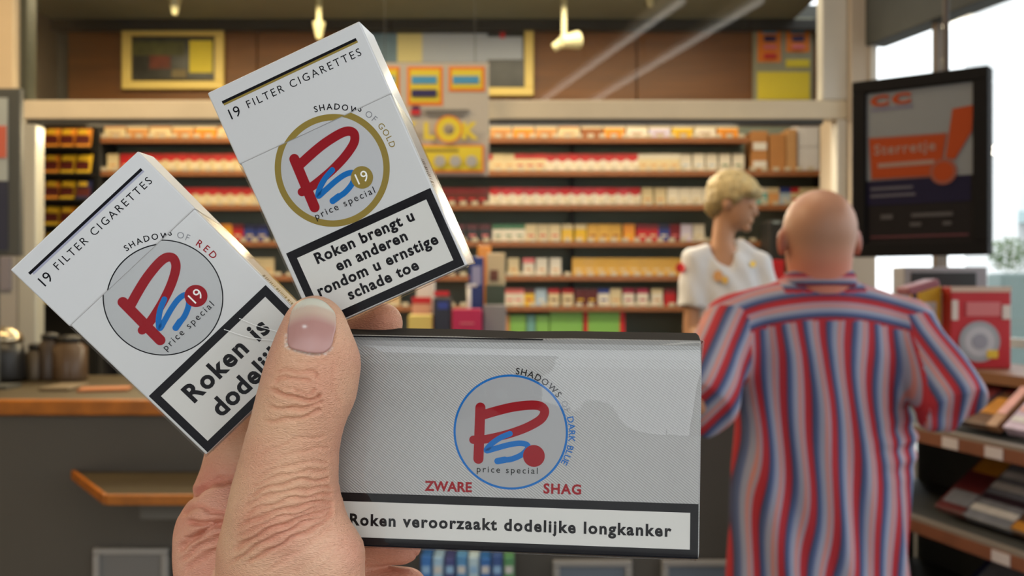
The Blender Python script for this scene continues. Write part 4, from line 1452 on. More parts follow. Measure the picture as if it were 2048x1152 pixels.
# the shelf row stretches well behind the hand: keep the count in bounds there
for py, segs in rows_def.items():
    for (a, b, bo, tp, mk, pk, words) in segs:
        n = max(1, int(round((b - a) / 23.2)))
        key = (bo, tp, mk, pk)
        if key not in PM: PM[key] = pack_mesh(bo, tp, mk, topfrac=.30 if pk else .28, peak=bool(pk))
        for i in range(n):
            cx = a + (b - a) * (i + .5) / n
            if 540 < cx < 790 and py in (411, 484, 552): continue   # wholly behind the hand-held packs
            o = bpy.data.objects.new('cigarette_carton', PM[key])
            o.location = (xpx(cx), SY + .012 + rng.uniform(0, .006), zpx(py))
            o.rotation_euler = (0, 0, rng.uniform(-.03, .03))
            COL.objects.link(o)
            w_ = words.split(' packs')[0].replace('a white pack', 'white pack')
            w_ = {'packs': ''}.get(w_, w_)
            tail = words.split('packs', 1)[1].strip() if 'packs' in words else ''
            lb_ = ('%s cigarette pack%s, %s shelf' % (w_.replace('packs', '').strip(), (' ' + tail) if tail else '', row_words[py].split(' ')[0])).strip()
            if words.startswith('a white'): lb_ = 'white cigarette pack with a pink top, fifth shelf'
            if words.startswith('packs with'): lb_ = 'cigarette pack with a plain red top, second shelf'
            if n > 1: lb_ += ', %s of %d from the left' % (ORD[i], n)
            tag(o, lb_, 'cigarette pack', '%s, %s' % (words, row_words[py]))

# top shelf: flat boxes of cigars and rolling tobacco
seq = ['cream', 'tan', 'cream', 'tan', 'orange', 'cream', 'tan', 'cream', 'tan', 'orange', 'cream', 'tan', 'cream', 'tan', 'cream', 'tan', 'orange', 'tan', 'orange', 'tan', 'cream', 'brown', 'orange', 'white', 'lilac', 'yellow', 'white', 'orange']
me_top = {}
for i, cn in enumerate(seq):
    px = 228 + i * 45.5
    if px > 1480: break
    if cn not in me_top:
        me_top[cn] = pack_mesh(cn, 'cream' if cn != 'cream' else 'tan', 'brown', w=.102, h=.052, dd=.12, topfrac=.3)
    o = bpy.data.objects.new('cigar_box', me_top[cn])
    o.location = (xpx(px), SY + .01, zpx(270.5) + .006 - .0165 + .003)
    COL.objects.link(o)
    tag(o, '%s flat cigar box on the top shelf, %s box from the left' % (cn, ORD[i]), 'box', 'flat cigar boxes on the top shelf')
    o.location.z = zpx(277) + .0005
    o.scale.z = 1.35
# brown cartons and white parcels at the right end of the top
for k, (a, b, y0, y1, cn, lb) in enumerate([(1503, 1536, 262, 342, 'tan', 'tall brown carton with white labels at the right end of the shelves'), (1540, 1572, 268, 342, 'tan', 'brown carton between the labelled carton and the white parcels'),
                                            (1574, 1594, 258, 342, 'brown', 'narrow brown carton leaning beside the white parcels')]):
    o = boxo('carton', mat('kraft_carton_%d' % k, (.42, .19, .06) if k < 2 else (.5, .28, .12), .7, var=.08), xpx(a), xpx(b), SY + .0, SY + .15, zpx(343) + .0005, zpx(y0), bevel=.003)
    tag(o, lb, 'carton')
    if k == 0:
        boxo('label', PAPER, xpx(1506), xpx(1533), SY - .0015, SY - .0001, zpx(300), zpx(285), o, bevel=0)
        boxo('label', PAPER, xpx(1506), xpx(1533), SY - .0015, SY - .0001, zpx(335), zpx(322), o, bevel=0)
for k, (y0, y1) in enumerate([(342.9, 294), (293.6, 246)]):
    o = boxo('paper_parcel', mat('bluish_white_paper', (.68, .68, .72), .6), xpx(1597), xpx(1640), SY + .01, SY + .16, zpx(y0), zpx(y1), bevel=.004)
    tag(o, ('white paper parcel at the right end, lower of two', 'white paper parcel at the right end, upper of two')[k], 'parcel')
# green cartons on the lowest visible shelf
for k, (a, b, cn) in enumerate([(1006, 1019, 'tan'), (1020, 1052, 'lime'), (1054, 1070, 'teal'), (1072, 1098, 'lime'), (1100, 1166, 'lime'), (1176, 1240, 'lime')]):
    o = boxo('carton', PK[cn], xpx(a), xpx(b), SY + .01, SY + .12, zpx(672) + .0005, zpx(624 if k > 3 else 630), bevel=.002)
    tag(o, ['small tan carton left of the green cartons', 'green carton, first of the row on the bottom shelf', 'narrow teal carton between two green cartons', 'green carton, just right of the teal one', 'wide green carton on the bottom shelf, left of the red edge', 'square green carton with red side on the bottom shelf'][k], 'carton', 'cartons on the bottom shelf')
    if k == 5:
        boxo('red_side', REDP, xpx(1240) + .0003, xpx(1250), SY + .01, SY + .12, zpx(672) + .0005, zpx(624), o, bevel=0)
        boxo('red_side', REDP, xpx(1168), xpx(1176) - .0003, SY + .01, SY + .12, zpx(672) + .0005, zpx(624), o, bevel=0)
# bottom cabinet closing the unit
boxo('plinth_panel', COUNTER_GREY, xpx(204), xpx(1649), SY - .01, SY + .18, 0, zpx(780), su, bevel=0)

# tobacco tubs and pouches at the far left, each hung in its own tray
rk = empty('pouch_rack', (xpx(134), SY - .1, 0))
tag(rk, 'dark rack of tobacco pouches at the far left of the shelves', 'rack')
boxo('back_panel', BLACK, xpx(71), xpx(197), SY - .02, SY - .0, .0, zpx(244), rk, bevel=0)
cols_ = [['gold', 'orange', 'orange', 'orange'], ['yellow', 'orange', 'yellow', 'yellow'], ['tan', 'orange', 'yellow', 'navy'], ['tan', 'yellow', 'orange', 'yellow'], ['orange', 'gold', 'tan', 'yellow'], ['green', 'brown', 'orange', 'gold'], ['gold', 'yellow', 'tan', 'orange']]
pm = {}
rn_ = ['top', 'second', 'third', 'fourth', 'fifth', 'sixth', 'seventh']
cn_ = ['leftmost', 'second from the left', 'third from the left', 'rightmost']
for j, row in enumerate(cols_):
    zb = zpx(299 + j * 51)
    boxo('tray', mat('black_tray', (.02, .018, .015), .5), xpx(72), xpx(196), SY - .12, SY - .021, zb - .01, zb - .001, rk, bevel=0)
    for i, cn in enumerate(row):
        if cn not in pm:
            m_ = MB()
            m_.obox((0, 0, .043), (.031, 0, 0), (0, .014, .006), (0, .012, .043))
            m_.obox((0, -.018, .030), (.0312, 0, 0), (0, .0008, 0), (0, .003, .024), 1)
            m_.obox((0, -.0195, .070), (.02, 0, 0), (0, .0008, 0), (0, .001, .010), 2)
            me = bpy.data.meshes.new('pouch')
            me.from_pydata(m_.v, [], m_.f)
            me.polygons.foreach_set('material_index', m_.m)
            for b in (PK[cn], PK['maroon'], PK['yellow']): me.materials.append(b)
            pm[cn] = me
        o = bpy.data.objects.new('tobacco_pouch', pm[cn])
        o.location = (xpx(88 + i * 31), SY - .07, zb + .002)
        o.rotation_euler = (0, 0, rng.uniform(-.08, .08))
        COL.objects.link(o)
        tag(o, '%s tobacco pouch, %s in the %s row of the left rack' % (cn, cn_[i], rn_[j]), 'tobacco pouch', 'tobacco pouches in the left rack')

# ------------------------------------------------------------------ service counter
ct = empty('service_counter', (-.6, 3.2, 0))
tag(ct, 'long taupe service counter with olive top and orange wooden edge', 'counter')
Zc = 1.164
boxo('front_panel', COUNTER_GREY, -2.66, .72, 3.02, 3.08, .0, Zc - .042, ct, bevel=.003)
boxo('worktop', COUNTER_TOP, -2.66, .74, 3.012, 3.85, Zc - .042, Zc, ct, bevel=.002)
boxo('wooden_edge', EDGE, -2.66, .74, 2.985, 3.011, Zc - .045, Zc + .002, ct, bevel=.006)
boxo('rear_panel', COUNTER_GREY, -2.66, .72, 3.78, 3.84, .0, Zc - .043, ct, bevel=0)
boxo('end_panel', COUNTER_GREY, .72, .74, 3.02, 3.84, .0, Zc - .043, ct, bevel=0)
lg = build(MB().prism([(-1.3185, 3.018), (-1.075, 2.66), (-.45, 2.66), (-.20, 3.018)], .93, .9465), 'bag_ledge', COUNTER_TOP, ct, bevel=.001)
e_ = MB()
for (a, b) in (((-1.3185, 3.018), (-1.075, 2.66)), ((-1.075, 2.66), (-.45, 2.66)), ((-.45, 2.66), (-.20, 3.018))):
    a, b = Vector((*a, .938)), Vector((*b, .938))
    u = (b - a).normalized()
    e_.obox((a + b) / 2 - Vector((-u.y, u.x, 0)) * .006, (b - a) / 2, Vector((-u.y, u.x, 0)) * .006, (0, 0, .014))
build(e_, 'wooden_edge', EDGE, lg, bevel=.003)
build(MB().prism([(-1.12, 3.018), (-1.02, 2.74), (-.50, 2.74), (-.40, 3.018)], .865, .9295), 'apron', mat('lighter_taupe', (.12, .108, .09), .55), lg, bevel=.002)
for k, (a, b) in enumerate(((190, 340), (1105, 1263), (1322, 1480))):
    o = pic(a, 1094 if k == 0 else 1118, b, 1270, 3.012, mat('pale_grey_frame', (.36, .34, .31), .5), ['pale grey poster frame on the counter front, below the bag ledge', 'pale grey poster frame on the counter front, below the silver pouch', 'pale grey poster frame on the counter front, beside the striped shirt'][k],
            [('sheet', mat('grey_sheet', (.20, .19, .18), .4) if k == 0 else mat('blue_grey_sheet', (.17, .20, .24), .4), a + 10, 1104 if k == 0 else 1126, b - 10, 1262)], name='framed_notice', cat='frame', fw=14, th=.02)
# blue and white packets standing on a floor display in front of the counter
fd = empty('floor_display', (P(925, 0, 2.8).x, 2.85, 0))
tag(fd, 'low floor display of blue and white packets in front of the counter', 'display')
x0, x1 = P(840, 0, 2.8).x, P(1030, 0, 2.8).x
ztop = P(0, 1112, 2.8).z
boxo('body', mat('grey_display_board', (.2, .2, .2), .6), x0, x1, 2.8, 2.98, 0, ztop - .10, fd, bevel=.003)
boxo('back_board', mat('grey_display_board', (.2, .2, .2), .6), x0, x1, 2.955, 2.975, ztop - .099, ztop - .02, fd, bevel=0)
cl = [(60, 120, 190), (165, 200, 225), (70, 75, 130), (90, 150, 200), (190, 215, 225), (50, 110, 180), (60, 90, 150), (90, 150, 100)]
for i, c in enumerate(cl):
    w_ = (x1 - x0) / 8
    o = boxo('packet', mat('packet_%d' % i, srgb(*c), .4), x0 + w_ * i + .002, x0 + w_ * (i + 1) - .002, 2.805, 2.90, ztop - .0985, ztop - .004 * (i % 3), bevel=.004)
    tag(o, ['blue', 'pale blue', 'dark indigo', 'mid blue', 'near white', 'strong blue', 'slate blue', 'green'][i] + ' packet on the low display, ' + ['first', 'second', 'third', 'fourth', 'fifth', 'sixth', 'seventh', 'last'][i] + ' from the left', 'packet', 'packets on the low floor display')
    boxo('label_band', PAPER if i % 2 else mat('packet_band', srgb(150, 190, 225), .4), x0 + w_ * i + .006, x0 + w_ * (i + 1) - .006, 2.802, 2.8048, ztop - .05, ztop - .03, o, bevel=0)


# small wares on the counter, between the packs and the pouch
def ware(name, px0, px1, py0, pyb, d, m, label, cat, dep=.05, parts=(), bev=.004, zb=None, tilt=None):
    a, b = P(px0, pyb, d), P(px1, py0, d)
    z0 = Zc + .0005 if zb is None else zb
    o = boxo(name, m, a.x, b.x, d, d + dep, z0, b.z, bevel=bev)
    tag(o, label, cat)
    for i, (nm, mm, u0, v0, u1, v1) in enumerate(parts):
        u, v = P(u0, v1, d), P(u1, v0, d)
        boxo(nm, mm, u.x, v.x, d - .002 - .0015 * i, d - .0002, max(u.z, z0), v.z, o, bevel=0)
    return o


ware('display_box', 816, 864, 630, 0, 3.5, mat('pale_yellow_card', srgb(222, 200, 110), .5), 'pale yellow box on the counter just above the silver pouch', 'box', .09)
ware('display_box', 824, 862, 594, 0, 3.62, mat('pale_pink_card', srgb(225, 170, 150), .5), 'pale pink box with a red top band behind the yellow box', 'box', .06, [('band', REDP, 824, 594, 862, 607)])
ware('white_carton', 832, 868, 562, 0, 3.7, PAPER, 'white carton behind the pale pink box', 'carton', .06)
ware('display_box', 866, 902, 596, 0, 3.55, mat('dark_navy_card', (.012, .014, .035), .4), 'dark navy box between the yellow and the pink boxes', 'box', .08, [('badge', mat('blue_badge', srgb(40, 60, 150), .4), 876, 604, 896, 618), ('edge_band', REDP, 868, 582, 898, 592)])
ware('display_box', 904, 963, 618, 0, 3.45, mat('crimson_pink_card', srgb(190, 25, 80), .5), 'crimson pink box on the counter', 'box', .09, [('faint_line', PINK, 920, 645, 948, 648)])
ware('display_box', 967, 1012, 610, 0, 3.5, mat('grey_card', (.25, .235, .24), .5), 'grey box right of the crimson pink box', 'box', .09)
ware('display_box', 971, 1010, 570, 0, 3.62, mat('dark_green_card', (.045, .065, .04), .5), 'dark green box standing behind the grey box', 'box', .07)
ware('booklet_stand', 974, 1010, 506, 0, 3.72, mat('cream_card', srgb(210, 190, 150), .5), 'tall cream card stand with a small portrait print behind the dark green box', 'card stand', .03, [('portrait', mat('brown_portrait', srgb(120, 70, 50), .5), 980, 540, 996, 562)])
ware('booklet_stand', 938, 967, 514, 0, 3.66, mat('royal_blue_card', srgb(28, 50, 125), .4), 'tall royal blue card stand with a pale oval', 'card stand', .03, [('oval_print', mat('lilac_oval', srgb(150, 150, 185), .5), 944, 532, 962, 570)])
ware('card_holder', 955, 982, 492, 0, 3.76, PK['orange'], 'orange card showing above the blue stand', 'card', .02)
# little white dispenser bottle with a nozzle
c_ = P(938, 0, 3.56)
zt = P(0, 575, 3.56).z
o = build(MB().lathe((c_.x, 3.56, Zc + .0005), [(.018, 0), (.02, .01), (.02, (zt - Zc) * .6), (.012, (zt - Zc) * .75), (.008, (zt - Zc) * .8), (.008, zt - Zc)], 18), 'dispenser_bottle', mat('white_plastic', (.6, .6, .6), .35), smooth=True)
tag(o, 'small white dispenser bottle behind the crimson pink box', 'bottle')
build(MB().box(c_.x - .01, c_.x + .028, 3.552, 3.568, zt + .001, zt + .012), 'pump_head', mat('white_plastic', (.6, .6, .6), .35), o, bevel=.003)

# dark clutter at the left of the counter
BROWNM = mat('dark_brown_leather', (.05, .03, .02), .5)
c_ = P(8, 0, 3.58)
mach = empty('coffee_machine', (c_.x, 3.58, Zc))
tag(mach, 'dark coffee machine with a chrome lid at the left edge of the counter', 'coffee machine')
build(MB().lathe((c_.x, 3.58, Zc + .001), [(.07, 0), (.075, .02), (.07, .10), (.062, .14)], 24), 'body', BLACK, mach, smooth=True)
build(MB().lathe((c_.x, 3.58, Zc + .1415), [(.063, 0), (.066, .01), (.055, .035), (.02, .055)], 24), 'lid', mat('brass_chrome', (.5, .42, .28), .25, metal=.9), mach, smooth=True)
build(MB().lathe((c_.x, 3.49, Zc + .05), [(.026, 0), (.028, .03), (.012, .045)], 18), 'gauge', mat('chrome', (.6, .6, .58), .2, metal=.9), mach, smooth=True)
for k, (px, py, r, hh, c, lb) in enumerate([(72, 700, .035, .12, (.10, .08, .055), 'dim olive storage jar beside the coffee machine'), (100, 655, .04, .16, (.055, .04, .03), 'tall dark bottle shaped jar between the olive jar and the round tin'), (140, 690, .06, .15, (.09, .055, .03), 'round brown tin with a dark lid behind the black ring pack')]):
    c_ = P(px, 0, 3.65)
    o = build(MB().lathe((c_.x, 3.65, Zc + .0005), [(r, 0), (r * 1.02, .01), (r, hh * .8), (r * .7, hh * .9), (r * .7, hh * .92)], 20), 'storage_jar', mat('jar_%d' % k, c, .35), smooth=True)
    tag(o, lb, 'jar')
    build(MB().lathe((c_.x, 3.65, Zc + .0005 + hh * .925), [(r * .75, 0), (r * .75, .018), (r * .3, .024)], 20), 'lid', BLACK, o, smooth=True)
o = build(MB().obox((P(215, 0, 3.3).x, 3.28, Zc + .005), (.075, .02, 0), (-.012, .05, 0), (0, 0, .004)), 'folded_leaflet', mat('peach_paper', srgb(160, 95, 50), .6), bevel=.001)
tag(o, 'peach orange folded leaflet lying on the counter', 'leaflet')
o = boxo('change_tray', mat('dim_tan_tray', (.17, .13, .08), .4), P(90, 0, 3.3).x, P(150, 0, 3.3).x, 3.25, 3.42, Zc + .0005, Zc + .012, bevel=.004)
tag(o, 'low tan change tray on the counter left of the leaflet', 'tray')

# left edge: framed poster display
a, b = P(-60, 512, 3.3), P(40, 176, 3.3)
ds = empty('poster_display', ((a.x + b.x) / 2, 3.3, Zc))
tag(ds, 'dark grey framed poster display at the left edge', 'poster display')
DG = mat('dark_grey_frame', (.06, .064, .06), .5)
boxo('frame', DG, a.x, b.x, 3.3, 3.33, a.z, b.z, ds, bevel=.004)
u, v = P(-50, 500, 3.3), P(16, 196, 3.3)
boxo('sheet', mat('pale_sheet', (.36, .40, .40), .4), u.x, v.x, 3.2965, 3.2995, P(0, 362, 3.3).z, v.z, ds, bevel=0)
boxo('red_patch', mat('salmon_print', srgb(190, 95, 75), .5), u.x, P(14, 0, 3.3).x, 3.2945, 3.296, P(0, 316, 3.3).z, P(0, 252, 3.3).z, ds, bevel=0)
boxo('navy_sheet', mat('dark_navy_print', (.018, .022, .05), .5), u.x, v.x, 3.2965, 3.2995, u.z, P(0, 363, 3.3).z, ds, bevel=0)
build(MB().cyl((a.x + .06, 3.35, Zc + .0015), (a.x + .06, 3.35, a.z + .1), .012, n=12).box(a.x, a.x + .12, 3.30, 3.40, Zc + .0005, Zc + .012), 'stand', DG, ds)

# ------------------------------------------------------------------ advertising screen on a pole, right
A_, B_ = Vector((P(1710, 0, 3.1).x, 3.1, 0)), Vector((P(1981, 0, 2.86).x, 2.86, 0))
zt_, zb_ = (P(0, 156, 3.1).z + P(0, 146, 2.86).z) / 2, (P(0, 503, 3.1).z + P(0, 522, 2.86).z) / 2
ux = (B_ - A_).normalized()
wid_ = (B_ - A_).length
rot_z = math.atan2(ux.y, ux.x)
scn = empty('advertising_screen', (A_ + B_) / 2 + Vector((0, 0, zb_)), (0, 0, rot_z))
tag(scn, 'black framed advertising screen with an orange exclamation mark, right of the customer', 'screen')
hh = zt_ - zb_


def loc(name, x0, x1, z0, z1, m, y0=-.02, y1=.02, **kw):  # local box; x,z as fractions of the screen
    return boxo(name, m, (x0 - .5) * wid_, (x1 - .5) * wid_, y0, y1, z0 * hh, z1 * hh, scn, local=True, **kw)


m_ = MB()
fx, fz = .105, .07
for q in ((0, 1, 1 - fz, 1), (0, 1, 0, fz), (0, fx, fz, 1 - fz), (1 - fx, 1, fz, 1 - fz)):
    m_.box((q[0] - .5) * wid_, (q[1] - .5) * wid_, -.03, .03, q[2] * hh, q[3] * hh)
build(m_, 'bezel', mat('matt_black_bezel', (.008, .007, .007), .75, spec=.15), scn, local=True, bevel=.003)
SG = mat('screen_grey', (.20, .21, .22), .6, spec=.2)
loc('display_panel', fx, 1 - fx, fz, 1 - fz, mat('screen_black', (.008, .006, .007), .6, spec=.2), -.018, .028, bevel=0)
loc('grey_field', fx + .005, 1 - fx - .005, .43, 1 - fz - .005, SG, -.0195, -.0181, bevel=0)
loc('navy_field', fx + .005, 1 - fx - .02, .29, .429, mat('screen_navy', (.007, .005, .026), .6, spec=.2), -.0195, -.0181, bevel=0)
SR = mat('screen_orange', (.32, .045, .006), .6, spec=.2)
SR2 = mat('screen_dull_red', (.24, .075, .05), .6, spec=.2)


def scpoly(name, pts, m, y=-.0215):
    return build(MB().add([((x - .5) * wid_, y, z * hh) for x, z in pts], [tuple(range(len(pts)))]), name, m, scn, local=True)


scpoly('headline_box', [(.135, .665), (.70, .655), (.655, .44), (.155, .445)], SR)
scpoly('headline_border', [(.125, .675), (.715, .665), (.665, .43), (.145, .435)], SR2, -.0205)
scpoly('exclamation_bar', [(.75, .79), (.895, .80), (.885, .66), (.765, .515), (.70, .53)], SR, -.0225)
V_, F_ = disc(.685 * wid_ - .5 * wid_, .455 * hh, .072 * wid_, 32)
build(MB().add([(x, -.0235, z) for x, z in V_], F_), 'exclamation_dot', SR, scn, local=True)
V_, F_ = disc(.685 * wid_ - .5 * wid_, .455 * hh, .098 * wid_, 32)
build(MB().add([(x, -.0230, z) for x, z in V_], F_), 'dot_outline', SR2, scn, local=True)
SW = mat('screen_pale_text', (.28, .18, .15), .6, spec=.2)


def sctext(s_, x0, x1, zb, cap, m, bold=.0, y=-.0225):
    V_, F_ = text_fit(s_, (x0 - .5) * wid_, (x1 - .5) * wid_, zb * hh, cap * hh, bold)
    build(MB().add([(x, y, z) for x, z in V_], F_), 'screen_text', m, scn, local=True)


sctext('Sterretje', .17, .63, .575, .055, SW, .02)
loc('text_bar', .20, .62, .500, .525, SW, -.0225, -.0216, bevel=0)
for q in ((.14, .285), (.305, .45)):
    V_, F_ = text_fit('C', (q[0] - .5) * wid_, (q[1] - .5) * wid_, .852 * hh, .052 * hh, .06, wide=True)
    build(MB().add([(x, -.0225, z) for x, z in V_], F_), 'logo_letter', SR, scn, local=True)
loc('text_bar', .145, .46, .822, .838, mat('screen_slate_text', (.14, .13, .2), .4), -.0210, -.0196, bevel=0)
DT = mat('screen_dim_text', (.08, .075, .10), .4)
loc('text_bar', .14, .46, .375, .39, DT, -.0210, -.0196, bevel=0)
loc('text_bar', .14, .48, .335, .35, DT, -.0210, -.0196, bevel=0)
DT2 = mat('screen_faint_text', (.06, .055, .06), .4)
for q in ((.22, .31, .21, .235), (.45, .75, .215, .235), (.44, .52, .165, .185), (.68, .74, .165, .185)):
    loc('text_bar', *q, DT2, -.0200, -.0181, bevel=0)
loc('text_bar', .14, .86, .105, .115, mat('screen_red_line', (.10, .02, .03), .4), -.0200, -.0181, bevel=0)
pole_x = P(1893, 0, 2.98).x
pc = Vector((pole_x, 2.98, 0))
k_ = (pc - (A_ + B_) / 2)
build(MB().cyl((k_.dot(ux), .045, hh * .5), (k_.dot(ux), .045, 3.318 - zb_), .009, n=14).box(k_.dot(ux) - .04, k_.dot(ux) + .04, .0285, .05, hh * .4, hh * .6), 'hanging_pole', mat('brown_grey_pole', (.07, .05, .04), .5), scn, local=True)

# ------------------------------------------------------------------ right: magazine rack along the skew line and things on it
XC = 1.9


def onrack(px, off=0):
    k = (px - 1024) / 2000
    d = (XC + off) / (k + .26)
    return Vector((k * d, d, 0))


R0, R1 = onrack(1620), onrack(2330)
rack = empty('magazine_rack', (*(((R0 + R1) / 2).xy), 0))
tag(rack, 'brown magazine rack with white price labels along the street window', 'rack')
RAILM = mat('brown_rack_rail', (.17, .06, .03), .5, var=.15, vscale=8)
SHG = mat('dark_rack_shelf', (.07, .072, .07), .6)
deep = .42
L_ = (R1 - R0)
cR = (R0 + R1) / 2
out_ = NV if NV.x > 0 else -NV


def rbox(name, z0, z1, o0, o1, m, parent=rack, a=R0, b=R1, **kw):
    c = (a + b) / 2 + out_ * (o0 + o1) / 2
    return build(MB().obox((c.x, c.y, (z0 + z1) / 2), (b - a) / 2, out_ * (o1 - o0) / 2, (0, 0, (z1 - z0) / 2)), name, m, parent, **kw)


HZ = [1.099, .838, .56]
LBL = mat('pale_price_label', (.50, .46, .48), .5)
for i, z in enumerate(HZ):
    sh = rbox('rack_shelf', z - .03, z - .005, .012, deep, SHG)
    rl = rbox('front_rail', z - .036, z, -.012, .011, RAILM, bevel=.002)
    rbox('rail_cap', z + .0005, z + .010, -.012, .011, mat('grey_rail_cap', (.20, .17, .15), .5), rl)
    for px in ((1908, 1996, 2120) if i == 0 else (2010, 2110, 2200) if i == 1 else (1950, 2080)):
        c = onrack(px)
        rbox('price_label', z - .033, z - .004, -.0135, -.0125, LBL, rl, c - DV * .032, c + DV * .032)
rbox('back_panel', .0, 1.2, deep + .001, deep + .02, SHG)
build(MB().obox((R0 + out_ * .21 + DV * .012 + Vector((0, 0, .6))), DV * .01, out_ * .20, (0, 0, .6)), 'end_panel', SHG, rack)
rbox('base_panel', .0, .5, .02, deep, mat('rack_base', (.035, .04, .045), .6))


def slab(name, px, z, w, l, th, m, label, cat, group, tiltk=.35, o=.10, lines=None, lift=0, parts=True):
    """a magazine or tray leaning back on the rack shelf"""
    c = onrack(px)
    q = c + out_ * o
    ay = out_ * math.cos(tiltk) + Vector((0, 0, math.sin(tiltk)))
    az = ay.cross(DV).normalized()
    if az.z < 0: az = -az
    cen = Vector((q.x, q.y, z + .012 + lift)) + ay * l / 2 + az * th / 2
    ob = build(MB().obox(cen, DV * w / 2, ay * l / 2, az * th / 2), name, m, bevel=.002)
    tag(ob, label, cat, group)
    for i, (a0, a1, b0, b1, mm) in enumerate(lines or []):
        cc_ = cen + DV * (a0 + a1) / 2 * w + ay * (b0 + b1) / 2 * l + az * (th / 2 + .0012)
        build(MB().obox(cc_, DV * (a1 - a0) / 2 * w, ay * (b1 - b0) / 2 * l, az * .0008), 'cover_print', mm, ob)
    return ob


COV = {k: mat('cover_' + k, srgb(*c), .35, var=.15, vscale=25) for k, c in dict(lilac=(190, 175, 205), pinkish=(215, 160, 160), white=(200, 200, 205), tan=(150, 105, 70), darkv=(50, 35, 50), maroon=(95, 35, 40), gold=(190, 130, 45), grey=(120, 125, 140), navy=(30, 35, 80), brown=(90, 60, 40), black=(20, 18, 20)).items()}
stripes = lambda a, b, c: [(-.45, .45, -.40 + .16 * i, -.32 + .16 * i, (a, b, c)[i % 3]) for i in range(5)]
G1 = 'magazines on the upper rack shelf'
slab('magazine', 2000, HZ[0], .17, .24, .03, COV['lilac'], 'lilac and white striped magazine, nearest the price label on the upper rack shelf', 'magazine', G1, .72, lines=stripes(COV['white'], COV['pinkish'], COV['lilac']))
slab('magazine', 1928, HZ[0], .04, .24, .025, COV['tan'], 'narrow tan booklet beside the lilac magazine', 'magazine', G1, .72, lines=[(-.4, .4, -.3, .3, COV['pinkish'])])
slab('magazine', 2115, HZ[0], .17, .24, .03, COV['pinkish'], 'pink magazine at the near end of the upper rack shelf', 'magazine', G1, .72, lines=stripes(COV['white'], COV['navy'], COV['lilac']))
slab('magazine', 1905, HZ[0], .13, .24, .02, COV['brown'], 'brown booklet behind the striped sleeve on the rack', 'magazine', G1, .55, lines=[(-.4, .4, -.3, 0, COV['gold']), (-.4, .4, .1, .3, COV['maroon'])])
slab('magazine', 1850, HZ[0], .13, .22, .02, COV['darkv'], 'dark violet booklet, farther on the upper rack shelf', 'magazine', G1, .55, lines=[(-.3, .4, -.4, -.1, COV['gold']), (-.3, .4, 0, .35, COV['maroon'])])
slab('magazine', 2040, HZ[0], .22, .2, .02, COV['lilac'], 'pale lilac magazine in the rear tier of the upper rack shelf', 'magazine', G1, .72, o=.34, lift=.05, lines=stripes(COV['white'], COV['navy'], COV['lilac']))
G2 = 'newspapers on the lower rack shelf'
slab('newspaper', 1915, HZ[1], .19, .28, .02, COV['grey'], 'grey and white newspaper on the lower rack shelf', 'newspaper', G2, .68, lines=stripes(COV['white'], COV['darkv'], COV['white']))
slab('magazine', 2000, HZ[1], .15, .28, .02, COV['brown'], 'brown magazine with a golden strip on the lower rack shelf', 'magazine', G2, .68, lines=[(-.45, .45, -.48, -.38, COV['gold']), (-.4, .4, -.3, 0, COV['maroon'])])
slab('magazine', 2085, HZ[1], .16, .28, .02, COV['darkv'], 'dark magazine with a golden strip at the near end of the lower rack shelf', 'magazine', G2, .68, lines=[(-.45, .45, -.48, -.38, COV['gold']), (-.4, .4, -.3, .3, COV['navy'])])
slab('magazine', 1845, HZ[1], .13, .26, .02, COV['maroon'], 'dark red magazine beside the striped shirt on the lower rack shelf', 'magazine', G2, .68, lines=[(-.4, .4, .1, .4, COV['gold']), (-.4, .4, -.4, -.2, COV['grey'])])
slab('magazine', 1890, HZ[2], .24, .28, .02, COV['navy'], 'navy magazine low on the bottom rack shelf', 'magazine', G2, .68, lines=[(-.3, .4, -.2, .2, COV['grey'])])
slab('magazine', 2010, HZ[2], .22, .28, .02, COV['darkv'], 'dark magazine at the bottom of the rack, nearest the lens', 'magazine', G2, .68, lines=[(-.4, .1, -.2, .2, COV['navy'])])
# raised display board behind the rack with boxes on it
zs = P(0, 735, 3.05).z
hb = rbox('raised_board', zs - .03, zs, .10, .42, mat('warm_brown_board', (.20, .085, .035), .5), rack, onrack(1760, .1), onrack(2046, .1))
rbox('board_support', HZ[0] - .004, zs - .031, .30, .40, SHG, hb, onrack(1790, .1), onrack(2030, .1))


def upbox(name, px0, px1, py0, d, m, label, cat, parts, dep=.07, bev=.003):
    a, b = P(px0, 0, d), P(px1, py0, d)
    o = boxo(name, m, a.x, b.x, d, d + dep, zs + .0005, b.z, bevel=bev)
    tag(o, label, cat)
    for i, (nm, mm, u0, v0, u1, v1) in enumerate(parts):
        u, v = P(u0, v1, d), P(u1, v0, d)
        boxo(nm, mm, u.x, v.x, d - .002 - .0012 * i, d - .0002, u.z, v.z, o, bevel=0)
    return o


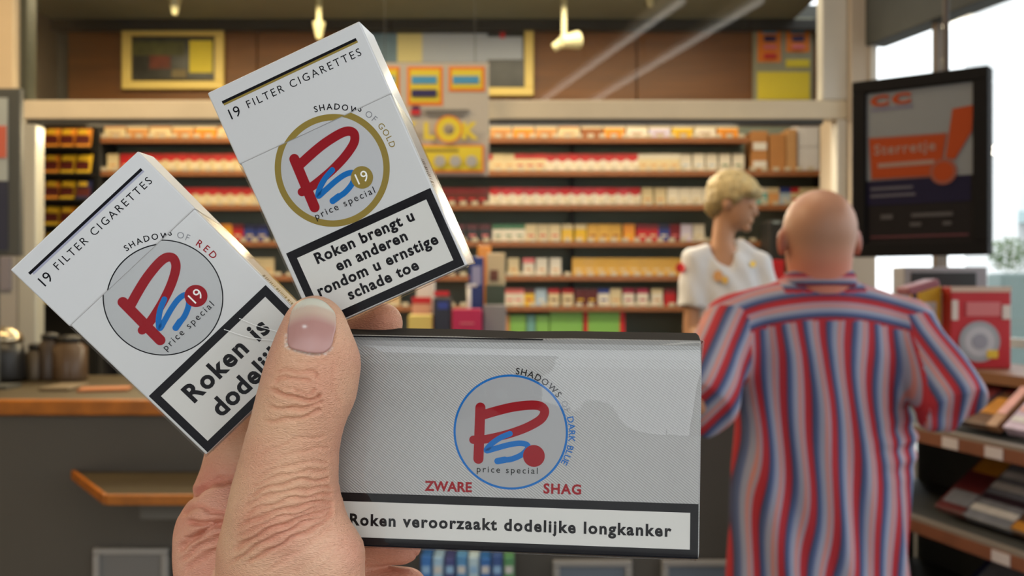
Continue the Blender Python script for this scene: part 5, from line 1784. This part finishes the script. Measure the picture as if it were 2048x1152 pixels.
RB = mat('red_box_card', srgb(185, 15, 30), .4)
o = upbox('candy_box', 1902, 2022, 573, 3.0, RB, 'red display box with a round silver emblem, below the advertising screen', 'box',
          [('top_band', mat('pinkish_band', srgb(205, 175, 155), .5), 1902, 573, 2022, 584), ('text_block', mat('pale_red_text', srgb(205, 110, 110), .5), 1932, 604, 2000, 632), ('side_mark', mat('cream_mark', srgb(215, 200, 190), .5), 2004, 610, 2020, 638),
           ('side_mark', mat('cream_mark', srgb(215, 200, 190), .5), 1903, 600, 1915, 640), ('yellow_patch', PK['yellow'], 1972, 700, 1994, 716)])
for r_, mm, h_ in ((41, mat('silver_emblem', (.34, .34, .36), .4), .004), (30, mat('pale_emblem', (.5, .48, .5), .4), .0052), (16, mat('mid_emblem', (.30, .29, .33), .4), .0064)):
    c_ = P(1958, 683, 3.0)
    V_, F_ = disc(c_.x, c_.z, r_ / 2000 * 3.0, 32)
    build(MB().add([(x, 3.0 - h_, z) for x, z in V_], F_), 'round_emblem', mm, o)
upbox('cream_box', 1884, 1899, 585, 3.06, mat('cream_box_card', srgb(215, 205, 190), .5), 'narrow cream box between the yellow and the red boxes', 'box', [])
upbox('yellow_box', 1838, 1882, 572, 3.06, mat('deep_yellow_card', srgb(225, 175, 20), .45), 'yellow box with a white panel left of the red box', 'box', [('white_panel', PAPER, 1850, 604, 1872, 690)])
# black till display behind
o = upbox('till_monitor', 1808, 1975, 534, 3.22, mat('grey_lilac_plastic', (.30, .29, .31), .5), 'grey till monitor with a black slot under the advertising screen', 'monitor', [('black_screen', BLACK, 1822, 545, 1952, 600)], dep=.10)
o = build(MB().obox(P(1835, 574, 3.0), (.045, 0, .014), (0, .05, 0), (-.004, 0, .011)), 'card_terminal', mat('rosy_plastic', srgb(150, 85, 95), .4), bevel=.004)
tag(o, 'rosy card terminal held above the striped shoulder, on a short arm', 'card terminal')
c_ = P(1835, 574, 3.0)
build(MB().cyl((c_.x, 3.02, c_.z - .01), (c_.x, 3.02, zs + .001), .008, n=10), 'support_arm', BLACK, o)
# red wares to the right of the shop assistant
sc2 = empty('side_cabinet', (P(1567, 0, 4.5).x, 4.6, 0))
tag(sc2, 'dark cabinet between the shop assistant and the customer', 'cabinet')
a, b = P(1535, 0, 4.5), P(1600, 470, 4.5)
boxo('body', mat('black_cabinet', (.02, .022, .022), .5), a.x, b.x, 4.5, 4.75, 0, P(0, 600, 4.5).z, sc2, bevel=.004)
o = boxo('till_printer', BLACK, P(1538, 0, 4.53).x, P(1572, 0, 4.53).x, 4.53, 4.70, P(0, 600, 4.5).z + .0005, P(0, 440, 4.53).z, bevel=.01)
tag(o, 'black till printer standing between the two people', 'printer')
boxo('status_window', mat('pale_blue_window', (.25, .32, .35), .3), P(1546, 0, 4.53).x, P(1560, 0, 4.53).x, 4.527, 4.5298, P(0, 447, 4.53).z, P(0, 437, 4.53).z - .012, o, bevel=0)
o = boxo('red_carton', RB, P(1540, 0, 4.51).x, P(1568, 0, 4.51).x, 4.505, 4.52, P(0, 600, 4.5).z + .0005, P(0, 520, 4.51).z, bevel=.003)
tag(o, 'red carton in front of the black till printer', 'carton')
# ------------------------------------------------------------------ people


def lathe_noise(V, f, seed):
    return np.array([_ns.noise((a * f + seed, b * f, c * f)) for a, b, c in V])


def person_mesh(name, fn, lo, hi, h, m, parent=None, rel=2, colors=None, post=None):
    V, Q = nets(fn, lo, hi, h)
    V = relax(V, Q, rel)
    if post is not None: V = post(V, Q)
    me = np_mesh(name, V, Q)
    if colors is not None: vcolor(me, colors(V))
    o = link(name, me, m, parent, smooth=True)
    return o, V, Q


def finger_set(X, wrist, dirv, side, spread, r=.0075, L=.075):
    """palm, four curled fingers and a thumb for a small far-away hand"""
    w_, dv, sd = np.array(wrist), np.array(dirv, float), np.array(side, float)
    dv /= np.linalg.norm(dv)
    sd /= np.linalg.norm(sd)
    dn = np.cross(dv, sd)
    if dn[2] > 0: dn = -dn
    d = cone(X, w_, w_ + dv * .07, .026, .032, 1)
    for i, ln in enumerate((.92, 1.0, .95, .78)):
        a = w_ + dv * .075 + sd * (i - 1.5) * .019
        b = a + (dv * .8 + dn * .35 + sd * (i - 1.5) * spread) * L * .5 * ln
        c = b + (dv * .4 + dn * .8) * L * .5 * ln
        d = smin(d, chain(X, [(a, r * 1.1), (b, r), (c, r * .8)]), .004)
    a = w_ + dv * .02 + sd * -.026
    b = a + (dv * .5 - sd * .8) * .035
    c = b + (dv * .9 + dn * .3) * .03
    return smin(d, chain(X, [(a, .012), (b, .010), (c, .008)]), .006)


# ---- the customer, seen from behind
MX, MY = P(1637, 0, 2.2).x, 2.2
HC = np.array([MX - .002, 2.185, CAMZ + .117])
PX = lambda px, py, d: np.array(P(px, py, d))
shL, shR = PX(1466, 655, 2.20), PX(1806, 662, 2.20)
elL, elR = PX(1405, 800, 2.02), PX(1903, 800, 2.06)
wrL, wrR = elL + np.array([.13, .22, .03]), elR + np.array([-.13, .22, .05])
tors = [(.80, MX - .002, 2.20, .185, .115), (.95, MX, 2.20, .185, .118), (1.10, MX, 2.195, .180, .115), (1.25, MX, 2.195, .172, .11), (1.36, MX, 2.20, .180, .105), (1.43, MX, 2.205, .165, .092), (1.48, MX, 2.205, .10, .075), (1.515, MX, 2.205, .06, .06)]


def man_body(X):
    d = ell(X, HC + np.array([0, 0, .012]), (.077, .096, .086))
    d = smin(d, ell(X, HC + np.array([0, .045, -.055]), (.058, .062, .062)), .03)
    d = smin(d, cone(X, HC + np.array([0, .098, -.03]), HC + np.array([0, .108, -.045]), .012, .013), .012)
    d = smin(d, cone(X, HC + np.array([0, -.012, -.06]), (MX, 2.20, 1.46), .062, .072), .03)
    for s in (-1, 1):
        e = ell(X, HC + np.array([s * .083, .002, -.018]), (.010, .018, .032))
        d = smin(d, e, .006)
        d = smin(d, ell(X, HC + np.array([s * .03, .088, .0]), (.012, .010, .008)), .006)
    d = smin(d, cone(X, HC + np.array([-.02, .100, -.075]), HC + np.array([.02, .100, -.075]), .008, .008), .006)
    t_ = column(X, [(z, cx, cy, rx * .9, ry * .9) for z, cx, cy, rx, ry in tors])
    d = smin(d, t_, .02)
    for a, b, c, sd in ((shL, elL, wrL, (1, .2, 0)), (shR, elR, wrR, (-1, .2, 0))):
        d = smin(d, chain(X, [(a, .050), (b, .033), (c, .024)]), .02)
        d = smin(d, finger_set(X, c, c - b + np.array([0, 0, -.02]), sd, .10), .01)
    for s in (-1, 1):
        d = smin(d, chain(X, [((MX + s * .09, 2.20, .86), .085), ((MX + s * .10, 2.19, .48), .055), ((MX + s * .10, 2.21, .10), .036), ((MX + s * .105, 2.16, .045), .036), ((MX + s * .11, 2.34, .04), .03)]), .03)
    return d


def man_color(V):
    C = np.tile(np.array([.52, .25, .15]), (len(V), 1))
    z = V[:, 2] - HC[2]
    nk = np.clip((-.02 - z) / .06, 0, 1) * (V[:, 2] > 1.4)
    C = C * (1 - nk[:, None] * np.array([-.05, .28, .25]))
    ear = np.clip((np.abs(V[:, 0] - HC[0]) - .074) / .008, 0, 1) * (np.abs(z + .018) < .04)
    C = C * (1 - ear[:, None] * np.array([.08, .45, .45]))
    # shaved stubble in a horseshoe low on the back of the head
    st = np.exp(-((z + .005) / .045) ** 2) * (V[:, 2] > 1.4) * (V[:, 1] < HC[1] + .05) * .42
    C = C * (1 - st[:, None] * np.array([.5, .42, .35]))
    return C


SKIN_FAR = skin_mat('tanned_skin', bump=0, sss=.05, scale=.01)
man, _, _ = person_mesh('person', man_body, (MX - .42, 1.85, .003), (MX + .42, 2.62, 1.75), .0072, SKIN_FAR, colors=man_color)
tag(man, 'bald customer seen from behind in a striped shirt, leaning at the counter', 'person')


def shirt_sdf(X):
    x, y, z = X
    d = column(X, [(z_, cx, cy, rx * 1.06 + .004, ry * 1.1 + .004) for z_, cx, cy, rx, ry in tors])
    # yoke slope from the neck to the shoulders
    for a, b, c in ((shL, elL, -1), (shR, elR, 1)):
        d = smin(d, cone(X, (MX + c * .05, 2.205, 1.462), a + np.array([0, 0, .006]), .060, .066), .035)
        m_ = a * .02 + b * .98
        sl = cone(X, a, m_, .068, .073)
        # open sleeve end
        ax = (b - a) / np.linalg.norm(b - a)
        cut = (x - m_[0]) * ax[0] + (y - m_[1]) * ax[1] + (z - m_[2]) * ax[2] - .032
        sl = np.maximum(sl, cut)
        d = smin(d, sl, .022)
    d = np.maximum(d, .815 - z)
    hole = cone(X, (MX, 2.20, 1.50), HC + np.array([0, .01, -.02]), .070, .070)
    return np.maximum(d, -hole)


def shirt_post(V, Q):
    N = normals(V, Q)
    x, y, z = V.T
    low_ = np.clip((1.40 - z) / .2, 0, 1)
    f = .0055 * np.sin(x * 52 + 2.2 * np.sin(z * 7.0) + z * 3) * low_ + .004 * np.sin(x * 95 + 3 * np.sin(z * 5 + 1)) * low_
    f += .006 * lathe_noise(V * np.array([1, 1, .45]), 11, 3.0)
    # bunching over the right hip
    hip = np.exp(-((x - (MX + .16)) / .06) ** 2 - ((z - 1.17) / .06) ** 2)
    f += hip * (.014 + .006 * np.sin(z * 140))
    return V + N * f[:, None]


def stripes_mat():
    m = bpy.data.materials.new('striped_cotton')
    m.use_nodes = True
    n, l = m.node_tree.nodes, m.node_tree.links
    b = n['Principled BSDF']
    b.inputs['Roughness'].default_value = .85
    b.inputs['Specular IOR Level'].default_value = .2
    a = n.new('ShaderNodeAttribute')
    a.attribute_name = 'stripe'
    fr = n.new('ShaderNodeMath')
    fr.operation = 'FRACT'
    cr = n.new('ShaderNodeValToRGB')
    el = cr.color_ramp.elements
    cr.color_ramp.interpolation = 'LINEAR'
    stops = [(0, (150, 40, 50)), (.02, (178, 54, 62)), (.22, (162, 44, 54)), (.25, (70, 54, 78)), (.29, (66, 76, 110)), (.46, (92, 106, 145)), (.52, (146, 150, 172)), (.68, (158, 156, 172)), (.73, (196, 130, 124)), (.82, (200, 136, 130)), (.85, (168, 148, 160)), (.93, (160, 148, 165)), (.97, (185, 55, 62)), (1, (182, 45, 55))]
    el[0].position, el[0].color = 0, (*srgb(*stops[0][1]), 1)
    el[1].position, el[1].color = 1, (*srgb(*stops[-1][1]), 1)
    for p_, c in stops[1:-1]:
        e = el.new(p_)
        e.color = (*srgb(*c), 1)
    l.new(a.outputs['Fac'], fr.inputs[0])
    l.new(fr.outputs[0], cr.inputs['Fac'])
    l.new(cr.outputs['Color'], b.inputs['Base Color'])
    return m


STR = stripes_mat()
shirt, SV, SQ = person_mesh('shirt', shirt_sdf, (MX - .42, 1.88, .79), (MX + .42, 2.42, 1.56), .0062, STR, man, post=shirt_post)
me = shirt.data
fc = SV[SQ].mean(1)
period = .0475


def region(c):
    x, y, z = c.T
    def arm_t(a, b):
        d = b - a
        t = ((c - a) @ d) / (d @ d)
        q = a + np.clip(t, 0, 1)[:, None] * d
        return t, np.linalg.norm(c - q, axis=1)
    tl, dl = arm_t(shL, elL)
    tr, dr = arm_t(shR, elR)
    r = np.zeros(len(c), int)
    yoke = z > 1.433 - ((x - MX) / .19) ** 2 * .035
    r[yoke] = 1
    r[(x < MX - .172) & (dl < .09) & (tl > .08)] = 2
    r[(x > MX + .172) & (dr < .09) & (tr > .08)] = 3
    r[yoke & (np.abs(x - MX) < .165)] = 1
    r[(z > 1.49) & (np.abs(x - MX) < .09)] = 4
    return r


rg = region(fc)
cv = SV[SQ]   # (n,4,3)
sv = np.empty(cv.shape[:2])
for k_ in range(4):
    p_ = cv[:, k_]
    x, y, z = p_.T
    # develop across the back so the side stripes keep their width
    xx = (x - MX) + .008 * np.sin(z * 11 + x * 8) + .004 * np.sin(z * 23 + x * 30) + .8 * (x - MX) ** 3
    s0 = xx / period + .35
    s1 = (z + ((x - MX) / .19) ** 2 * .035 - 1.43) / (period * .95) + .05
    def arm_s(a, b, sg):
        d = (b - a) / np.linalg.norm(b - a)
        u = np.cross(d, np.array([0, 1., 0]))
        u /= np.linalg.norm(u)
        return ((p_ - a) @ u) / period * 1.05 + .3
    s2, s3 = arm_s(shL, elL, 1), arm_s(shR, elR, -1)
    s4 = (z - 1.49) / .030
    sv[:, k_] = np.choose(rg, [s0, s1, s2, s3, s4])
at = me.attributes.new('stripe', 'FLOAT', 'CORNER')
at.data.foreach_set('value', sv.ravel().astype(np.float32))
# collar band standing round the neck
m_ = MB()
n = 36
vs, fs = [], []
for j, (dr_, dz_) in enumerate(((.080, -.006), (.078, .022), (.073, .030), (.070, .026), (.071, -.004))):
    for i in range(n):
        a = 2 * math.pi * i / n
        vs.append((MX + dr_ * math.cos(a) * 1.0, 2.198 + dr_ * 1.02 * math.sin(a), 1.502 + dz_ + .016 * -math.sin(a) * .6))
for j in range(5):
    for i in range(n):
        fs.append((j * n + i, j * n + (i + 1) % n, ((j + 1) % 5) * n + (i + 1) % n, ((j + 1) % 5) * n + i))
col = build(m_.add(vs, fs), 'collar', STR, man, smooth=True)
at = col.data.attributes.new('stripe', 'FLOAT', 'CORNER')
at.data.foreach_set('value', np.array([col.data.vertices[l_.vertex_index].co.z / .022 + .15 for l_ in col.data.loops], np.float32))


def trousers(X):
    d = None
    for s in (-1, 1):
        c = chain(X, [((MX + s * .085, 2.20, .88), .105), ((MX + s * .10, 2.19, .48), .080), ((MX + s * .10, 2.20, .09), .062)])
        d = c if d is None else smin(d, c, .02)
    return np.maximum(d, np.maximum(X[2] - .90, .055 - X[2]))


person_mesh('trousers', trousers, (MX - .25, 1.98, .04), (MX + .25, 2.40, .93), .010, mat('dark_blue_denim', (.03, .04, .07), .85), man)
for s in (-1, 1):
    person_mesh('shoe', lambda X, s=s: np.maximum(smin(chain(X, [((MX + s * .105, 2.15, .045), .048), ((MX + s * .115, 2.37, .038), .042)]), cone(X, (MX + s * .105, 2.16, .05), (MX + s * .105, 2.18, .09), .05, .045), .02), .002 - X[2]),
                (MX + s * .11 - .1, 2.04, -.005), (MX + s * .11 + .1, 2.48, .16), .008, mat('black_shoe', (.02, .02, .02), .4), man)

# ---- the shop assistant, behind the counter on a raised floor
pf = boxo('floor_platform', mat('platform_wood', (.15, .10, .06), .6), -1.9, 1.29, 3.87, 4.15, 0.0005, .18, bevel=.004)
tag(pf, kind='structure')
WY = 4.0


def Wp(px, py, d=WY): return np.array(P(px, py, d))


mw = WY / 2000
WX = Wp(1455, 0)[0]
HW = Wp(1470, 402) + np.array([0, 0, 0])
yaw = math.radians(52)      # face turned towards the right of the picture, looking down
fw = np.array([math.cos(math.radians(-28)), math.sin(math.radians(-28)), -.32])
fw /= np.linalg.norm(fw)
rt = np.cross(fw, [0, 0, 1.])
rt /= np.linalg.norm(rt)
up = np.cross(rt, fw)
hd = lambda f, r, u: HW + fw * f + rt * r + up * u


def rot_ell(X, c, r):
    x, y, z = X
    dx, dy, dz = x - c[0], y - c[1], z - c[2]
    a = dx * fw[0] + dy * fw[1] + dz * fw[2]
    b = dx * rt[0] + dy * rt[1] + dz * rt[2]
    g = dx * up[0] + dy * up[1] + dz * up[2]
    return (np.sqrt((a / r[0]) ** 2 + (b / r[1]) ** 2 + (g / r[2]) ** 2) - 1) * min(r)


wshL, wshR = Wp(1390, 522), Wp(1518, 528, 4.03)
welL, welR = Wp(1383, 668, 3.97), Wp(1546, 650, 3.97)
wwrL, wwrR = welL + np.array([.12, -.17, .0]), welR + np.array([-.07, -.19, .0])
wt = [(.98, WX + .02, WY + .02, .155, .10), (1.14, WX + .02, WY + .02, .135, .09), (1.30, WX + .01, WY + .015, .138, .10), (1.46, WX + .005, WY + .02, .14, .092), (1.58, WX, WY + .02, .128, .075), (1.64, WX, WY + .02, .06, .055), (1.66, WX, WY + .02, .05, .05)]
NK = Wp(1444, 508) + np.array([0, .015, 0])


def woman_body(X):
    d = rot_ell(X, hd(-.012, 0, .015), (.093, .074, .088))
    d = smin(d, rot_ell(X, hd(.032, 0, -.045), (.055, .052, .062)), .028)
    d = smin(d, cone(X, hd(.085, 0, -.002), hd(.098, 0, -.028), .007, .011), .010)
    d = smin(d, cone(X, hd(.088, -.016, -.058), hd(.088, .016, -.058), .008, .008), .008)
    d = smin(d, rot_ell(X, hd(.078, 0, -.090), (.018, .02, .015)), .015)
    for s in (-1, 1):
        d = smin(d, rot_ell(X, hd(.082, s * .030, .0), (.010, .013, .009)), .006)
        d = smin(d, rot_ell(X, hd(-.010, s * .074, -.018), (.017, .009, .028)), .005)
    d = smin(d, cone(X, hd(-.025, 0, -.055), NK + np.array([0, 0, -.02]), .041, .048), .025)
    d = smin(d, column(X, [(z, cx, cy, rx * .92, ry * .92) for z, cx, cy, rx, ry in wt]), .025)
    for a, b, c, sd in ((wshL, welL, wwrL, (1, .2, 0)), (wshR, welR, wwrR, (-1, .2, 0))):
        d = smin(d, chain(X, [(a, .042), (b, .033), (c, .023)]), .02)
        d = smin(d, finger_set(X, c, c - b, sd, .08, .0065, .065), .01)
    for s in (-1, 1):
        d = smin(d, chain(X, [((WX + .02 + s * .08, WY + .02, 1.0), .085), ((WX + .02 + s * .08, WY + .02, .62), .055), ((WX + .02 + s * .08, WY + .03, .28), .034), ((WX + .02 + s * .085, WY + .03, .225), .036), ((WX + .02 + s * .085, WY - .09, .215), .027)]), .03)
    return d


woman, _, _ = person_mesh('person', woman_body, (WX - .33, 3.55, .182), (WX + .36, 4.24, 2.02), .0075, SKIN_FAR, colors=lambda V: np.tile(np.array([.42, .215, .12]), (len(V), 1)) * (1 + .35 * np.clip((V[:, 2:3] - 1.8) / .3, 0, 1)))
tag(woman, 'shop assistant with short blond hair in a white T-shirt, looking down behind the counter', 'person')


def hair(X):
    d = rot_ell(X, hd(-.020, 0, .030), (.104, .088, .092))
    d = smin(d, rot_ell(X, hd(-.060, 0, -.030), (.055, .070, .062)), .02)
    face = rot_ell(X, hd(.085, 0, -.05), (.080, .12, .090))
    d = np.maximum(d, -face)
    d = smin(d, rot_ell(X, hd(.060, .015, .055), (.040, .062, .028)), .02)
    for s in (-1, 1):
        d = np.maximum(d, -rot_ell(X, hd(-.004, s * .085, -.030), (.028, .03, .036)))
    return d


def hair_post(V, Q):
    N = normals(V, Q)
    return V + N * (.006 * lathe_noise(V, 45, 1.0) + .004 * lathe_noise(V * np.array([1, 1, .4]), 110, 4.0))[:, None]


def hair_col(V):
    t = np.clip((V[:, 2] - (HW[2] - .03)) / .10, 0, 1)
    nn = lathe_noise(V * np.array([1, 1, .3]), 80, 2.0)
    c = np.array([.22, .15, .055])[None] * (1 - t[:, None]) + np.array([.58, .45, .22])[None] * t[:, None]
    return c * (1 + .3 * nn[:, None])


HAIRM = skin_mat('short_blond_hair', bump=0, sss=0)
HAIRM.node_tree.nodes['Principled BSDF'].inputs['Roughness'].default_value = .6
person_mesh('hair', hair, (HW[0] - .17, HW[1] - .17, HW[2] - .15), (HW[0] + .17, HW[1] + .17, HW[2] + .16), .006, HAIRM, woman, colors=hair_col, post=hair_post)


def tshirt(X):
    x, y, z = X
    d = column(X, [(z_, cx, cy, rx * 1.05 + .004, ry * 1.12 + .004) for z_, cx, cy, rx, ry in wt if z_ < 1.65])
    for a, b, s in ((wshL, welL, -1), (wshR, welR, 1)):
        d = smin(d, cone(X, (WX + s * .040 + .006, WY + .02, 1.660), a, .034, .048), .03)
        m_ = a * .38 + b * .62
        ax = (b - a) / np.linalg.norm(b - a)
        sl = cone(X, a, m_, .053, .060)
        sl = np.maximum(sl, (x - m_[0]) * ax[0] + (y - m_[1]) * ax[1] + (z - m_[2]) * ax[2] - .005)
        d = smin(d, sl, .02)
    hole = cone(X, NK + np.array([0, -.02, -.01]), NK + np.array([.0, -.02, .12]), .050, .060)
    v1 = cone(X, NK + np.array([.0, -.09, -.01]), NK + np.array([.035, -.13, -.115]), .052, .010)
    return np.maximum(np.maximum(np.maximum(d, -hole), -v1), .97 - z)


def ts_post(V, Q):
    N = normals(V, Q)
    return V + N * (.006 * lathe_noise(V * np.array([1, 1, .5]), 16, 7.0) + .003 * np.sin(V[:, 0] * 70 + V[:, 2] * 40))[:, None]


TS = mat('white_cotton', (.60, .60, .62), .9)
ts, TV, TQ = person_mesh('t_shirt', tshirt, (WX - .30, 3.80, .96), (WX + .30, 4.20, 1.72), .0068, TS, woman, post=ts_post)


def front_at(px, py):
    d0 = 3.6
    t = d0
    for _ in range(200):
        p_ = P(px, py, t)
        s = float(tshirt([np.array(p_.x), np.array(p_.y), np.array(p_.z)]))
        if s < .004: break
        t += max(s * .6, .0015)
        if t > 4.4: return None
    return P(px, py, t - .006)


for nm, px, py, r, mm in (('sleeve_badge', 1361, 536, .020, REDP), ('chest_print', 1436, 552, .022, PK['tan']), ('chest_print', 1450, 560, .016, PK['gold']), ('chest_badge', 1506, 528, .013, PK['yellow'])):
    q = front_at(px, py)
    if q is not None:
        V_, F_ = disc(0, 0, r, 18)
        m_ = MB()
        vs = []
        for x, z in V_:
            w_ = front_at(px + x / mw * .85, py - z / mw)
            vs.append(tuple(w_ if w_ is not None else q + Vector((x, 0, z))))
        build(m_.add(vs, F_), nm, mm, woman)


def wtrousers(X):
    d = None
    for s in (-1, 1):
        c = chain(X, [((WX + .02 + s * .075, WY + .02, 1.02), .098), ((WX + .02 + s * .08, WY + .02, .62), .072), ((WX + .02 + s * .08, WY + .03, .27), .050)])
        d = c if d is None else smin(d, c, .02)
    return np.maximum(d, np.maximum(X[2] - 1.03, .235 - X[2]))


person_mesh('trousers', wtrousers, (WX - .2, 3.84, .22), (WX + .24, 4.19, 1.05), .010, mat('black_trousers', (.02, .02, .022), .85), woman)
for s in (-1, 1):
    cx_ = WX + .02 + s * .085
    person_mesh('shoe', lambda X, cx_=cx_: np.maximum(smin(chain(X, [((cx_, WY + .035, .222), .042), ((cx_, WY - .10, .212), .034)]), cone(X, (cx_, WY + .03, .23), (cx_, WY + .03, .26), .042, .038), .02), .1815 - X[2]),
                (cx_ - .08, 3.82, .17), (cx_ + .08, 4.13, .32), .008, mat('black_shoe', (.02, .02, .02), .4), woman)
